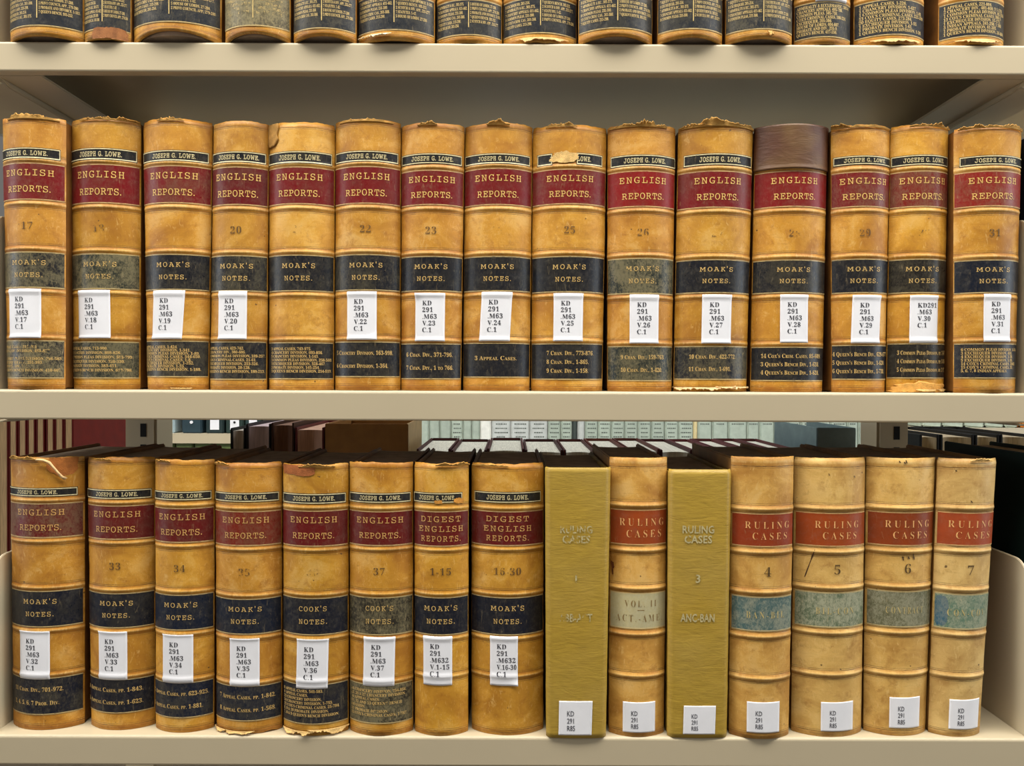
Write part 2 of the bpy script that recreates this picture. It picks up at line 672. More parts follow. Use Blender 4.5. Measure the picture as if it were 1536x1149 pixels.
def merge(parts):
    V, F, U = [], [], {}
    for v, f, u in parts:
        n = len(V)
        V += v
        F += [tuple(i + n for i in p) for p in f]
        for k in u:
            U.setdefault(k, []).extend(u[k])
    return V, F, U


def letters(b, lines, off=0.00048):
    """lines: (text, centre or left s, baseline z, cap height, width or None, align, style dict)"""
    V, F = [], []
    for (t, s, z, cap, wid, al, st) in lines:
        tv, tf = text_line(t, **st)
        if not tv:
            continue
        w = max(p[0] for p in tv)
        kx = cap if wid is None else wid / w
        x0 = s if al == 'L' else s - w * kx / 2
        sh = st_shear = 0.0
        n = len(V)
        for p in tv:
            V.append(b.W(x0 + p[0] * kx, z + p[1] * cap, off))
        F += [tuple(i + n for i in p) for p in tf]
    return V, F


SER = dict(style='serif', off=0.0)
STK = dict(style='serif', off=0.0, track=0.055)
THIN = dict(style='slab', off=-0.002, track=0.035)
SPACED = dict(style='slab', off=-0.002, track=0.12)
RUL = dict(style='serif', off=-0.013, track=0.28)
NUM = dict(style='serif', off=-0.010, track=0.06)
NAME = dict(style='slab', off=0.010, track=0.02)
CAPS = dict(style='serif', off=0.0, small_caps=True, track=0.02)
SMALL = dict(style='serif', off=0.004, track=0.0)
SANS = dict(style='sans', off=0.012, track=0.0)
BOLD = dict(style='sans', off=0.022, track=0.02)


def flap(b, root, s0, s1, z, h, lean=0.3, seed=1, col=(0.62, 0.40, 0.16, 1), out0=0.0006, down=False, name='torn_leather'):
    """a ragged tongue of leather standing off the head or tail of a spine"""
    NS, NH = 44, 6
    V = []
    for j in range(NH + 1):
        f = j / NH
        for i in range(NS + 1):
            g = i / NS
            hh = h * (0.55 + 0.75 * mnoise.noise(Vector((g * 5.1, seed * 3.3, 0.5))) + 0.35 * mnoise.noise(Vector((g * 19, seed, 2))) + 0.40 * mnoise.noise(Vector((g * 47, seed * 1.7, 4))))
            hh = max(0.0006, hh * min(1.0, 4.5 * g, 4.5 * (1 - g)) + 0.0006)
            ang = lean * f * (1 + 0.5 * mnoise.noise(Vector((g * 4, seed * 2.1, 7))))
            ang += 0.5 * f * f * mnoise.noise(Vector((g * 13, seed * 4.3, 3)))
            dz = hh * f * math.cos(ang)
            do = hh * f * math.sin(ang)
            a = s0 + (s1 - s0) * g + 0.0006 * mnoise.noise(Vector((f * 6, g * 9, seed)))
            zz = z - dz if down else z + dz
            V.append(b.W(a, max(zz, 0.0006), out0 + do))
    n = NS + 1
    F = [(r * n + c, r * n + c + 1, (r + 1) * n + c + 1, (r + 1) * n + c) for r in range(NH) for c in range(NS)]
    o = obj(name, V, F, M_TORN, root, color=col)
    return solid(o, 0.0007, -1.0)


def body(b, root, cover_col, depth=0.158, cloth=False, page_mat=None, page_col=None):
    """two boards and the page block behind the spine"""
    H = b.H
    t = 0.0032
    for sgn in (-1, 1):
        x1 = sgn * (b.h0 - 0.0004)
        x0 = x1 - sgn * t
        sh = (b.m1 + sgn * (b.h1 - b.h0)) / H
        v, f = bev_box(min(x0, x1), max(x0, x1), b.sag - 0.0006, depth, 0.0004, H - 0.0010, bev=0.0011, shear=sh, segs=3)
        obj('cover', v, f, M_COVER, root, color=cover_col, smooth=False)
    V, F = [], []
    prof = []
    N = 14
    for i in range(N + 1):
        q = -1 + 2 * i / N
        prof.append((q, b.sag * float(b.g(q * 0.97)) + 0.0046, 0))
    for i in range(N + 1):
        q = 1 - 2 * i / N
        prof.append((q, depth - 0.004 - 0.007 * (1 - q * q), 0))
    for z in (0.0034, H - 0.0042):
        h = b.half(z) - t - 0.0010
        m = b.mid(z)
        V += [(m + h * q, y, z) for (q, y, _) in prof]
    n = len(prof)
    F = [tuple(range(n - 1, -1, -1)), tuple(range(n, 2 * n))]
    F += [(i, (i + 1) % n, n + (i + 1) % n, n + i) for i in range(n)]
    o = obj('page_block', V, F, page_mat or M_PAGEDARK, root, smooth=False)
    if page_col:
        o.color = page_col
    return o


def sticker(b, root, x0, x1, y0, y1, lines, tilt=0.0, curl=None, kind='serif'):
    """x0.. in picture pixels; lines on white paper"""
    xc, yc = (x0 + x1) / 2, (y0 + y1) / 2
    s0, s1 = b.s_of_px(x0, yc), b.s_of_px(x1, yc)
    z1, z0 = b.z_of_px(xc, y0), b.z_of_px(xc, y1)
    v, f, u = strip(b, s0, s1, z0, z1, 0.0005, shear=tilt, curl=curl, ns=14, nz=26)
    st = obj('call_number_sticker', v, f, M_PAPER, root, uvs=u)
    solid(st, 0.0002, -1)
    st['label'] = 'white paper call number sticker'
    H, w = z1 - z0, s1 - s0
    L = []
    if kind == 'serif':
        pitch, cap = H * 0.139, H * 0.093
        for i, t in enumerate(lines):
            zz = z1 - H * 0.255 - pitch * i
            tv, _ = text_line(t, **STK)
            L.append((t, s0 + w * 0.25 + tilt * ((zz - z0) / H - 0.5), zz, cap, min(max(p[0] for p in tv) * cap * 0.92, w * 0.70), 'L', STK))
    else:
        pitch, cap = H * 0.215, H * 0.150
        for i, t in enumerate(lines):
            zz = z1 - H * 0.44 - pitch * i
            tv, _ = text_line(t, **SANS)
            L.append((t, s0 + w * 0.25, zz, cap, max(p[0] for p in tv) * cap * 0.74, 'L', SANS))
    v, f = letters(b, L, 0.00064)
    obj('lettering', v, f, M_LETTER, st, color=(0.02, 0.02, 0.03, 0.0) if kind == 'serif' else (0.10, 0.10, 0.12, 0.28), smooth=False)
    return st


# ================================================================ STRUCTURE AND SHELVING
def structure(name, dims, mat):
    o = box_obj(name, dims, mat, bev=0)
    o['kind'] = 'structure'
    o['label'] = 'plain library carpet floor under the shelving'
    o['category'] = 'floor'
    return o


structure('floor', (-4, 4, -1.2, 4.2, -0.02, 0.0), M_FLOOR)

def ceiling():
    o = box_obj('ceiling', (-4, 4, -1.6, 4.2, 2.74, 2.76), simple('white ceiling tile', lin(228, 226, 218), 0.9, 0.03, 8), bev=0)
    o['kind'], o['label'], o['category'] = 'structure', 'white tiled library ceiling above the shelving', 'ceiling'


ceiling()
XB = -0.0007                     # centre of the bay
SHELF_Z = {'top': ZM + 0.305, 'middle': ZM, 'bottom': ZM - 0.305}
SD = 0.250                      # shelf depth


def pan_mesh(half):
    """one bent sheet: top, rounded nose, lip, return"""
    prof = [(SD, 0.0)]
    r = 0.0026
    for k in range(6):
        a = math.pi / 2 + math.pi / 2 * k / 5
        prof.append((r + r * math.cos(a), -r + r * math.sin(a)))
    r2 = 0.0016
    for k in range(4):
        a = math.pi + math.pi / 2 * k / 3
        prof.append((r2 + r2 * math.cos(a), -0.0262 + r2 + r2 * math.sin(a)))
    prof += [(0.0095, -0.0262), (0.0100, -0.0215)]
    n = len(prof)
    V = [(x, y, z) for x in (-half, half) for (y, z) in prof]
    F = [(i, i + 1, n + i + 1, n + i) for i in range(n - 1)]
    return V, F


def make_shelf(label, loc, group, rz=0.0, brackets=True, half=0.4575):
    root = thing('steel_shelf', loc, label, 'shelf', group)
    root.rotation_euler = (0, 0, rz)
    v, f = pan_mesh(half)
    p = obj('shelf_board', v, f, M_BEIGE, root, smooth=False)
    solid(p, 0.0012, -1.0)
    for s in (-1, 1):
        v, f = bev_box(min(s * half, s * (half - 0.038)), max(s * half, s * (half - 0.038)), 0.0105, SD, -0.0262, -0.0240, bev=0.0006)
        obj('end_flange', v, f, M_BEIGE, root, smooth=False)
    if brackets:
        for s in (-1, 1):
            prof = [(0.004, -0.022), (0.004, 0.137)]
            for k in range(1, 8):
                a = math.pi - math.pi / 2 * k / 7
                prof.append((0.022 + 0.018 * math.cos(a), 0.138 + 0.018 * math.sin(a)))
            prof += [(SD - 0.004, 0.160), (SD - 0.004, -0.030), (0.03, -0.030)]
            x0, x1 = s * (half + 0.0003), s * (half + 0.0026)
            n = len(prof)
            V = [(x0, y, z) for y, z in prof] + [(x1, y, z) for y, z in prof]
            F = [tuple(range(n)), tuple(range(2 * n - 1, n - 1, -1))] + [(i, n + i, n + (i + 1) % n, (i + 1) % n) for i in range(n)]
            bm = bmesh.new()
            vs = [bm.verts.new(q) for q in V]
            for q in F:
                bm.faces.new([vs[i] for i in q])
            bmesh.ops.recalc_face_normals(bm, faces=bm.faces[:])
            bmesh.ops.bevel(bm, geom=[e for e in bm.edges if abs(e.verts[0].co.x - e.verts[1].co.x) < 1e-6], offset=0.0006, segments=2, affect='EDGES')
            # pressed stiffening hollow near the front of the plate and a turned-out foot
            bm.verts.index_update()
            V = [q.co[:] for q in bm.verts]
            F = [[q.index for q in p.verts] for p in bm.faces]
            bm.free()
            bo = obj('end_bracket', V, F, M_BEIGE, root, smooth=False)
            v, f = bev_box(min(x1, x1 + s * 0.011), max(x1, x1 + s * 0.011), 0.02, SD - 0.006, -0.0300, -0.0285, bev=0.0004)
            obj('bracket_foot', v, f, M_BEIGE, bo, smooth=False)
    return root


G_SH = 'beige steel shelves'
make_shelf('beige steel shelf highest in the picture, carrying the cut-off books', (XB, LIP, SHELF_Z['top']), G_SH)
make_shelf('beige steel shelf across the middle under volumes 17 to 31', (XB, LIP, SHELF_Z['middle']), G_SH)
make_shelf('beige steel shelf lowest in the picture under volumes 32 to 37', (XB, LIP, SHELF_Z['bottom']), G_SH)
make_shelf('neighbouring beige shelf beyond the left end bracket, above volume 17', (XB - 0.926, LIP, SHELF_Z['top']), G_SH, brackets=False)
make_shelf('neighbouring beige shelf beyond the right end bracket, above volume 31', (XB + 0.926, LIP, SHELF_Z['top']), G_SH, brackets=False)
make_shelf('neighbouring beige shelf at the lower right under the dark green volume', (XB + 0.926, LIP, SHELF_Z['bottom']), G_SH, brackets=False)
make_shelf('rear facing beige shelf behind the lower row carrying maroon volumes', (XB, 1.215, SHELF_Z['bottom']), G_SH, rz=math.pi, brackets=False)
make_shelf('rear facing beige shelf carrying the thin red volumes', (XB - 0.926, 1.215, SHELF_Z['bottom']), G_SH, rz=math.pi, brackets=False)
make_shelf('rear facing beige shelf carrying the black pamphlet boxes', (XB + 0.926, 1.215, SHELF_Z['bottom']), G_SH, rz=math.pi, brackets=False)

M_SLOT = simple('dark slot', lin(16, 14, 13), 0.9, 0.05, 30)


def upright(x, label):
    r = thing('shelf_upright', (x, 0.935, 0.0), label, 'shelf post', 'slotted shelf posts')
    box_obj('post', (-0.019, 0.019, -0.024, 0.024, 0.0, 2.05), M_BEIGE, r, bev=0.003)
    for k in range(40):
        z = ZM - 0.305 * 1.4 + 0.0254 * k
        z0 = round(z / 0.0254) * 0.0254
        if not (ZM - 0.16 < z0 < ZM - 0.02):
            continue
        for sx in (0.004,):
            box_obj('slot', (sx - 0.0035, sx + 0.0035, -0.0246, -0.0236, z0 - 0.008, z0 + 0.008), M_SLOT, r, bev=0)
    return r


upright(XB - 0.4503, 'slotted beige steel post behind volume 32, beside thin red books')
upright(XB + 0.4637, 'slotted beige steel post behind the sixth Ruling Cases volume')

# ================================================================ LAW BOOKS
TAN = lin(207, 149, 50)
TAN_B = lin(206, 149, 50)
PALE = lin(216, 172, 92)
RED = lin(118, 20, 26)
BLACK = lin(27, 28, 35)
RUST = lin(160, 70, 28)


def tone(c, k, alpha=1.0):
    return (min(1, c[0] * k[0]), min(1, c[1] * k[1]), min(1, c[2] * k[2]), alpha)


def law_book(vol, zc, conv, edge, ytop, name, red, notes, cont, base, zs, Y, text, xr, num_wear=0.3,
             label='', group='', tan=TAN, redc=RED, blk=BLACK, wear=(0.08, 0.10, 0.12), stick=None, stick_txt=None,
             tilt=0.0, curl=None, rag=0.0012, ragb=0.0, cook=False, title=None, num=None, name_gap=None, name_x=None, gold=GOLD):
    X = lambda x: zc + x / conv[0]
    Yp = lambda y: conv[1] + y / conv[0]
    e = [X(v) for v in edge]
    cB = (e[2] + e[3]) / 2
    if Y is None:
        Y = depth_on(cB, Yp(base), zs)
    b = Book(e, Y, zs, Yp(ytop), px_base=Yp(base))
    Z = lambda y: b.z_of_px((e[0] + e[1]) / 2, Yp(y))
    root = thing('law_book', (b.ox, Y, zs + 0.0003), label, 'book', group)
    rz1, rz0 = Z(red[0]), Z(red[1])
    nz1, nz0 = Z(notes[0]), Z(notes[1])
    b.hubs = [rz1 + 0.0024, rz0 - 0.0030, nz1 + 0.0026, nz0 - 0.0030]
    if cont:
        cz1, cz0 = Z(cont[0]), Z(cont[1])
        b.hubs.append(cz1 + 0.0024)
    else:
        b.hubs.append(nz0 - 0.0365)
    b.lines = [b.H - 0.0014, 0.0010]
    seed = sum(ord(c) for c in str(vol)) % 97
    rnd = random.Random(seed)
    k = rnd.uniform(0.90, 1.10)
    v, f, u = spine_mesh(b, rag, ragb, seed)
    obj('spine', v, f, M_LEATHER, root, uvs=u, color=tone(tan, (k, k * rnd.uniform(0.95, 1.03), k * rnd.uniform(0.85, 1.1))))
    body(b, root, lin(118, 76, 30))
    S = b.S
    # name label
    if name:
        z1, z0 = Z(name[0]), Z(name[1])
        a0, a1 = (-S * 0.96, S * 0.90)
        if name_x:
            a0, a1 = b.s_of_px(X(name_x[0]), Yp(name[0])), b.s_of_px(X(name_x[1]), Yp(name[0]))
        if name_gap:
            g0, g1 = b.s_of_px(X(name_gap[0]), Yp(name[0])), b.s_of_px(X(name_gap[1]), Yp(name[0]))
            m = merge([strip(b, a0, g0, z0, z1, fillet=0.0, ns=8, rag=0.001, seed=3), strip(b, g1, a1, z0, z1, fillet=0.0, ns=10, rag=0.001, seed=5)])
        else:
            m = strip(b, a0, a1, z0, z1, fillet=0.0)
        nl = obj('name_label', m[0], m[1], M_LABEL, root, uvs=m[2], color=tone(BLACK, (0.9, 0.9, 0.85), 0.06))
        segs = [(a0, a1)] if not name_gap else [(a0, g0), (g1, a1)]
        fl = []
        for (p0, p1) in segs:
            for zz in (z0 + 0.0005, z1 - 0.0013):
                fl.append(strip(b, p0 + 0.0006, p1 - 0.0006, zz, zz + 0.0008, off=0.0005, nz=2))
            for aa in (p0 + 0.0004, p1 - 0.0010):
                fl.append(strip(b, aa, aa + 0.0006, z0 + 0.0005, z1 - 0.0005, off=0.0005, ns=2))
        fm = merge(fl)
        obj('border', fm[0], fm[1], M_LETTER, nl, color=(*lin(222, 208, 160)[:3], 0.10))
        zc0 = (z0 + z1) / 2
        nh = z1 - z0
        if name_gap:
            L = [('J', b.s_of_px(X(name_gap[0] - 12), Yp(name[0])), zc0 - nh * 0.20, nh * 0.40, None, 'L', NAME),
                 ('LOWE.', b.s_of_px(X(name_gap[1] + 3), Yp(name[0])), zc0 - nh * 0.20, nh * 0.40, 0.0126, 'L', NAME)]
        else:
            L = [('JOSEPH G. LOWE.', (a0 + a1) / 2 + (0.0015 if name_x is None else 0), zc0 - nh * 0.20, nh * 0.40, min(0.0375, (a1 - a0) * 0.70), 'C', NAME)]
        lv, lf = letters(b, L)
        obj('lettering', lv, lf, M_LETTER, nl, color=(*lin(214, 198, 148)[:3], 0.16), smooth=False)
    # title label
    m = strip(b, -S * 0.97, S * 0.955, rz0, rz1)
    tl = obj('title_label', m[0], m[1], M_LABEL, root, uvs=m[2], color=tone(redc, (1, 1, 1), wear[0]))
    h = rz1 - rz0
    if title:
        L = [(t, 0.0, rz0 + h * fy - h * 0.08, h * 0.155, w, 'C', SPACED) for t, fy, w in title]
    else:
        L = [('ENGLISH', 0.0, rz0 + h * 0.735 - h * 0.082, h * 0.165, 0.0425, 'C', SPACED),
             ('REPORTS.', 0.0, rz0 + h * 0.30 - h * 0.082, h * 0.165, 0.0375, 'C', THIN)]
    if S * 2 < 0.052:
        L = [(t, s, z, c, w * 0.93, al, st) for t, s, z, c, w, al, st in L]
    lv, lf = letters(b, L)
    obj('lettering', lv, lf, M_LETTER, tl, color=(*gold[:3], 0.08 + wear[0] * 0.5), smooth=False)
    # notes label
    m = strip(b, -S * 0.97, S * 0.955, nz0, nz1)
    nt = obj('notes_label', m[0], m[1], M_LABEL, root, uvs=m[2], color=tone(blk, (1, 1, 1), wear[1]))
    h = nz1 - nz0
    L = [("COOK'S" if cook else "MOAK'S", 0.0, nz0 + h * 0.70 - h * 0.062, h * 0.125, 0.0245 if cook else 0.0300, 'C', SPACED),
         ('NOTES.', 0.0, nz0 + h * 0.36 - h * 0.062, h * 0.125, 0.0250, 'C', SPACED)]
    lv, lf = letters(b, L)
    obj('lettering', lv, lf, M_LETTER, nt, color=(*GOLDF[:3], 0.05 + wear[1] * 0.55), smooth=False)
    # contents label
    if cont:
        m = strip(b, -S * 0.97, S * 0.955, cz0, cz1)
        cl = obj('contents_label', m[0], m[1], M_LABEL, root, uvs=m[2], color=tone(blk, (1, 1, 1.02), wear[2]))
        h = cz1 - cz0
        n = len(text)
        many = n > 3
        st = SMALL if many else CAPS
        wid = [max([p[0] for p in text_line(t, **st)[0]] + [0]) for t in text]
        i0 = wid.index(max(wid))
        s0, s1 = b.s_of_px(X(xr[0]), Yp(cont[1])), b.s_of_px(X(xr[1]), Yp(cont[1]))
        kx = (s1 - s0) / wid[i0]
        cap = 0.0024 if many else 0.0036
        if many:
            fr = [0.87 - 0.70 * (i + 0.5) / n * (7 / max(n, 7)) * max(n, 7) / 7 for i in range(n)]
        else:
            fr = {1: [0.56], 2: [0.68, 0.32], 3: [0.73, 0.49, 0.25]}[n]
        L = []
        for i, t in enumerate(text):
            if t:
                L.append((t, s0, cz0 + h * fr[i] - cap / 2, cap, wid[i] * kx, 'L', st))
        lv, lf = letters(b, L)
        obj('lettering', lv, lf, M_LETTER, cl, color=(*GOLDF[:3], 0.06 + wear[2] * 0.50), smooth=False)
    # blind stamped number
    zn = nz1 + (rz0 - nz1) * 0.50
    t = num if num is not None else str(vol)
    lv, lf = letters(b, [(t, 0.0, zn - 0.0030, 0.0060, None, 'C', NUM)], 0.0004)
    obj('volume_number', lv, lf, M_LETTER, root, color=(0.13, 0.068, 0.020, num_wear), smooth=False)
    if stick:
        sticker(b, root, X(stick[0]), X(stick[1]), Yp(stick[2]), Yp(stick[3]), stick_txt, tilt, curl)
    b.X, b.Yp, b.root = X, Yp, root
    return b


def fl(b, x0, x1, h, lean=0.3, seed=1, col=(0.60, 0.38, 0.14, 1), dz=-0.0022, down=False, name='torn_leather', y=None):
    yy = b.Yp(y) if y is not None else None
    py = 0
    z = b.H + dz if y is None else b.z_of_px(b.X((x0 + x1) / 2), yy)
    # columns measured at the height of the tear
    pz = P(0, 0, 1)
    ycol = yy if yy is not None else b.ytop_px
    s0, s1 = b.s_of_px(b.X(x0), ycol), b.s_of_px(b.X(x1), ycol)
    return flap(b, b.root, s0, s1, z, h, lean, seed, col, 0.0008, down, name)


MIDC = (2.4976, 150.0)
LOWC = (2.0929, 600.0)


def call(v, m='M63', kd=('KD', '291')):
    return list(kd) + ['.' + m, 'V.' + v, 'C.1']


G_MID = 'tan law reports on the middle shelf'
G_LOW = 'tan law reports on the lower shelf'
CH = 'CHANCERY DIVISION'
MID = [
    dict(vol=17, x0=0, edge=(5, 244, 25, 241), top=62, name=(178, 220), red=(235, 375), notes=(568, 705), cont=(900, 1045), base=1083, xr=(22, 234),
         text=['APPEAL CASES, 311-700.', CH + ', 483-837.', '', 'COMMON PLEAS DIVISION, 298-583.', 'EXCHEQUER DIV., 251-393.', 'PROBATE DIV., 391.', "QUEEN'S BENCH DIVISION, 410-607."],
         nw=.4, stick=(38, 155, 708, 893), curl=(1, 0, .0012), wear=(.10, .45, .72), name_x=(6, 228),
         label='tan law book with sticker V.17, first at the left of the middle row'),
    dict(vol=18, x0=0, edge=(262, 525, 272, 522), top=66, name=(180, 225), red=(240, 388), notes=(575, 710), cont=(905, 1045), base=1085, xr=(276, 498),
         text=['APPEAL CASES, 713-900.', CH + ', 808-826.', 'COMMON PLEAS DIVISION, 583-799.', 'EXCHEQUER DIVISION, 320-330.', 'PROBATE DIVISION, 383-411.', "QUEEN'S BENCH DIVISION, 613-798."],
         nw=.5, stick=(297, 414, 713, 893), tilt=-.0005, wear=(.08, .62, .45), blk=lin(36, 42, 38),
         label='tan law book with sticker V.18 and scratched greenish notes label'),
    dict(vol=19, x0=0, edge=(533, 795, 550, 780), top=70, name=(188, 230), red=(245, 388), notes=(577, 713), cont=(902, 1040), base=1087, xr=(553, 752),
         text=['APPEAL CASES, 1-424.', CH + ', 1-341.', 'COMMON PLEAS DIVISION, 1-89.', "COX'S CRIMINAL CASES, 544-650.", "COX'S CRIMINAL CASES, 1-8.", 'EXCHEQUER DIVISION, 1-252.', 'PROBATE DIVISION, 1-33.', "QUEEN'S BENCH DIVISION, 1-188."],
         nw=.78, stick=(575, 688, 714, 897), tilt=.0026, wear=(.14, .10, .15),
         label='tan law book with tilted sticker V.19, eight contents lines'),
    dict(vol=20, x0=0, edge=(798, 1006, 785, 998), top=80, name=(193, 235), red=(250, 395), notes=(582, 718), cont=(905, 1050), base=1086, xr=(788, 992),
         text=['APPEAL CASES, 423-742.', 'CHANCERY DIV., 380-686.', 'COMMON PLEAS DIVISION, 189-257.', "COX'S CRIMINAL CASES, 21-61.", 'EXCHEQUER DIVISION, 253-326.', 'PROBATE DIVISION, 20-128.', "QUEEN'S BENCH DIVISION, 189-213."],
         nw=.35, stick=(820, 925, 716, 898), wear=(.08, .16, .12), redc=lin(102, 18, 26),
         label='tan law book with sticker V.20 and scuffed notes label'),
    dict(vol=21, x0=390, edge=(32, 280, 32, 275), top=83, name=(192, 238), red=(250, 392), notes=(580, 718), cont=(908, 1048), base=1089, xr=(45, 268),
         text=['3 APPEAL CASES, 743-975.', '4 ' + CH + ', 693-856.', '5 ' + CH + ', 1-143.', '3 COMMON PLEAS DIVISION, 258-560.', '3 EXCHEQUER DIVISION, 328-467.', '3 PROBATE DIVISION, 145-254.', "3 QUEEN'S BENCH DIVISION, 214-519."],
         nw=.62, wear=(.06, .08, .08), tan=lin(208, 152, 62),
         label='tan law book without sticker in the middle row, curled torn top corner'),
    dict(vol=22, x0=390, edge=(282, 527, 280, 525), top=72, name=(190, 232), red=(248, 390), notes=(578, 715), cont=(905, 1040), base=1089, xr=(290, 497),
         text=['5 Chancery Division, 163-998.', '6 Chancery Division, 1-364.'], nw=.35, stick=(328, 437, 718, 900), curl=(1, 0, .0016), wear=(.05, .12, .08), rag=.0006,
         label='tan law book with sticker V.22, curled lower sticker corner'),
    dict(vol=23, x0=390, edge=(530, 766, 528, 752), top=86, name=(200, 240), red=(262, 395), notes=(585, 718), cont=(912, 1048), base=1091, xr=(550, 722),
         text=['6 Chan. Div., 371-796.', '7 Chan. Div., 1 to 766.'], nw=.08, stick=(583, 692, 724, 905), curl=(0, 1, .0016), wear=(.06, .05, .08),
         label='tan law book with sticker V.23 and plain dark number 23'),
    dict(vol=24, x0=390, edge=(768, 1021, 760, 1010), top=86, name=(200, 240), red=(255, 395), notes=(585, 718), cont=(910, 1042), base=1091, xr=(805, 960),
         text=['3 Appeal Cases.'], nw=.68, stick=(827, 940, 720, 905), tilt=.0022, wear=(.05, .05, .05),
         label='tan law book with sticker V.24, single contents line'),
    dict(vol=25, x0=780, edge=(48, 326, 42, 308), top=92, name=(198, 243), red=(258, 392), notes=(585, 722), cont=(912, 1050), base=1092, xr=(100, 272),
         text=['7 Chan. Div., 773-876.', '8 Chan. Div., 1-865.', '9 Chan. Div., 1-158.'], nw=.30, stick=(126, 235, 725, 905), wear=(.10, .05, .06), name_gap=(122, 212), name_x=(66, 308),
         label='tan law book with sticker V.25, its name label partly torn away'),
    dict(vol=26, x0=780, edge=(329, 584, 328, 569), top=92, name=(205, 248), red=(265, 402), notes=(592, 728), cont=(922, 1055), base=1093, xr=(378, 538),
         text=['9 Chan. Div., 159-763.', '10 Chan. Div., 1-420.'], nw=.5, stick=(411, 518, 730, 913), wear=(.04, .55, .42), blk=lin(33, 40, 38), redc=lin(138, 28, 28), name_x=(340, 580),
         label='tan law book with sticker V.26 and crackled green-black labels'),
    dict(vol=27, x0=780, edge=(595, 876, 576, 850), top=90, name=(200, 245), red=(265, 405), notes=(597, 725), cont=(922, 1050), base=1094, xr=(632, 803),
         text=['10 Chan. Div., 422-772.', '11 Chan. Div., 1-691.'], nw=.62, stick=(681, 790, 730, 913), wear=(.07, .05, .28), rag=.002, name_x=(614, 866),
         label='tan law book with sticker V.27, ragged head and torn tail flap'),
    dict(vol=28, x0=1116, edge=(44, 316, 25, 296), top=92, name=None, red=(265, 402), notes=(598, 725), cont=(925, 1055), base=1095, xr=(62, 282),
         text=["14 Cox's Crim. Cases, 85-609.", "3 Queen's Bench Div., 1-638.", "4 Queen's Bench Div., 1-628."], nw=.55, stick=(135, 238, 730, 910), tilt=-.0006, wear=(.05, .10, .06), rag=0, redc=lin(130, 24, 26),
         label='tan law book with sticker V.28 and brown repaired head'),
    dict(vol=29, x0=1116, edge=(328, 551, 330, 530), top=94, name=(208, 243), red=(268, 402), notes=(595, 725), cont=(918, 1050), base=1095, xr=(332, 528),
         text=["4 Queen's Bench Div., 629-677.", "5 Queen's Bench Div., 1-628.", "6 Queen's Bench Div., 1-738."], nw=.42, stick=(403, 508, 732, 913), tilt=.0014, wear=(.16, .05, .05), name_x=(334, 548), rag=.002,
         label='narrow tan law book with sticker V.29, thick curl at its head'),
    dict(vol=30, x0=1116, edge=(552, 770, 535, 750), top=92, name=(205, 245), red=(265, 402), notes=(595, 725), cont=(912, 1045), base=1095, xr=(572, 748),
         text=['3 Common Pleas Division, pp. 1-97.', '4 Common Pleas Division, pp. 1-86.', '5 Common Pleas Division, pp. 1-97.'], nw=.62, stick=(620, 723, 733, 912), kd=1, wear=(.22, .12, .06), rag=.002, redc=lin(122, 30, 26), blk=lin(31, 28, 28),
         label='tan law book with sticker V.30, rough torn leather at its foot'),
    dict(vol=31, x0=1116, edge=(790, 1044, 788, 1020), top=96, name=(207, 245), red=(265, 400), notes=(598, 725), cont=(912, 1045), base=1095, xr=(812, 1013),
         text=['6 COMMON PLEAS DIVISION, 1-59.', '3 EXCHEQUER DIVISION, 468.', '4 EXCHEQUER DIVISION, 1-38.', '5 EXCHEQUER DIVISION, 1-39.', "14 COX'S CRIMINAL CASES, 2045.", "15 COX'S CRIMINAL CASES, 55.", '5, 6, 7, 8 INDIAN APPEALS.'], nw=.05, stick=(897, 995, 728, 908), wear=(.15, .05, .08), rag=.0022, redc=lin(140, 30, 26), blk=lin(22, 28, 42), name_x=(806, 1040),
         label='tan law book with sticker V.31, last at the right of the middle row'),
]
BK = {}
rr = random.Random(4)
for d in MID:
    v = d['vol']
    txt = call(str(v)) if not d.get('kd') else ['KD291', '.M63', 'V.30', 'C.1']
    b = law_book(v, d['x0'], MIDC, d['edge'], d['top'], d['name'], d['red'], d['notes'], d['cont'], d['base'], SHELF_Z['middle'],
                 (0.6608 if v in (17, 31) else 0.6715 + rr.uniform(-0.0012, 0.0012)), d['text'], d['xr'], d['nw'], d['label'], G_MID,
                 tan=d.get('tan', TAN), redc=d.get('redc', RED), blk=d.get('blk', BLACK), wear=d['wear'], stick=d.get('stick'), stick_txt=txt,
                 tilt=d.get('tilt', 0), curl=d.get('curl'), rag=d.get('rag', .0012), name_gap=d.get('name_gap'), name_x=d.get('name_x'))
    b.ytop_px = b.Yp(d['top'])
    BK[v] = b

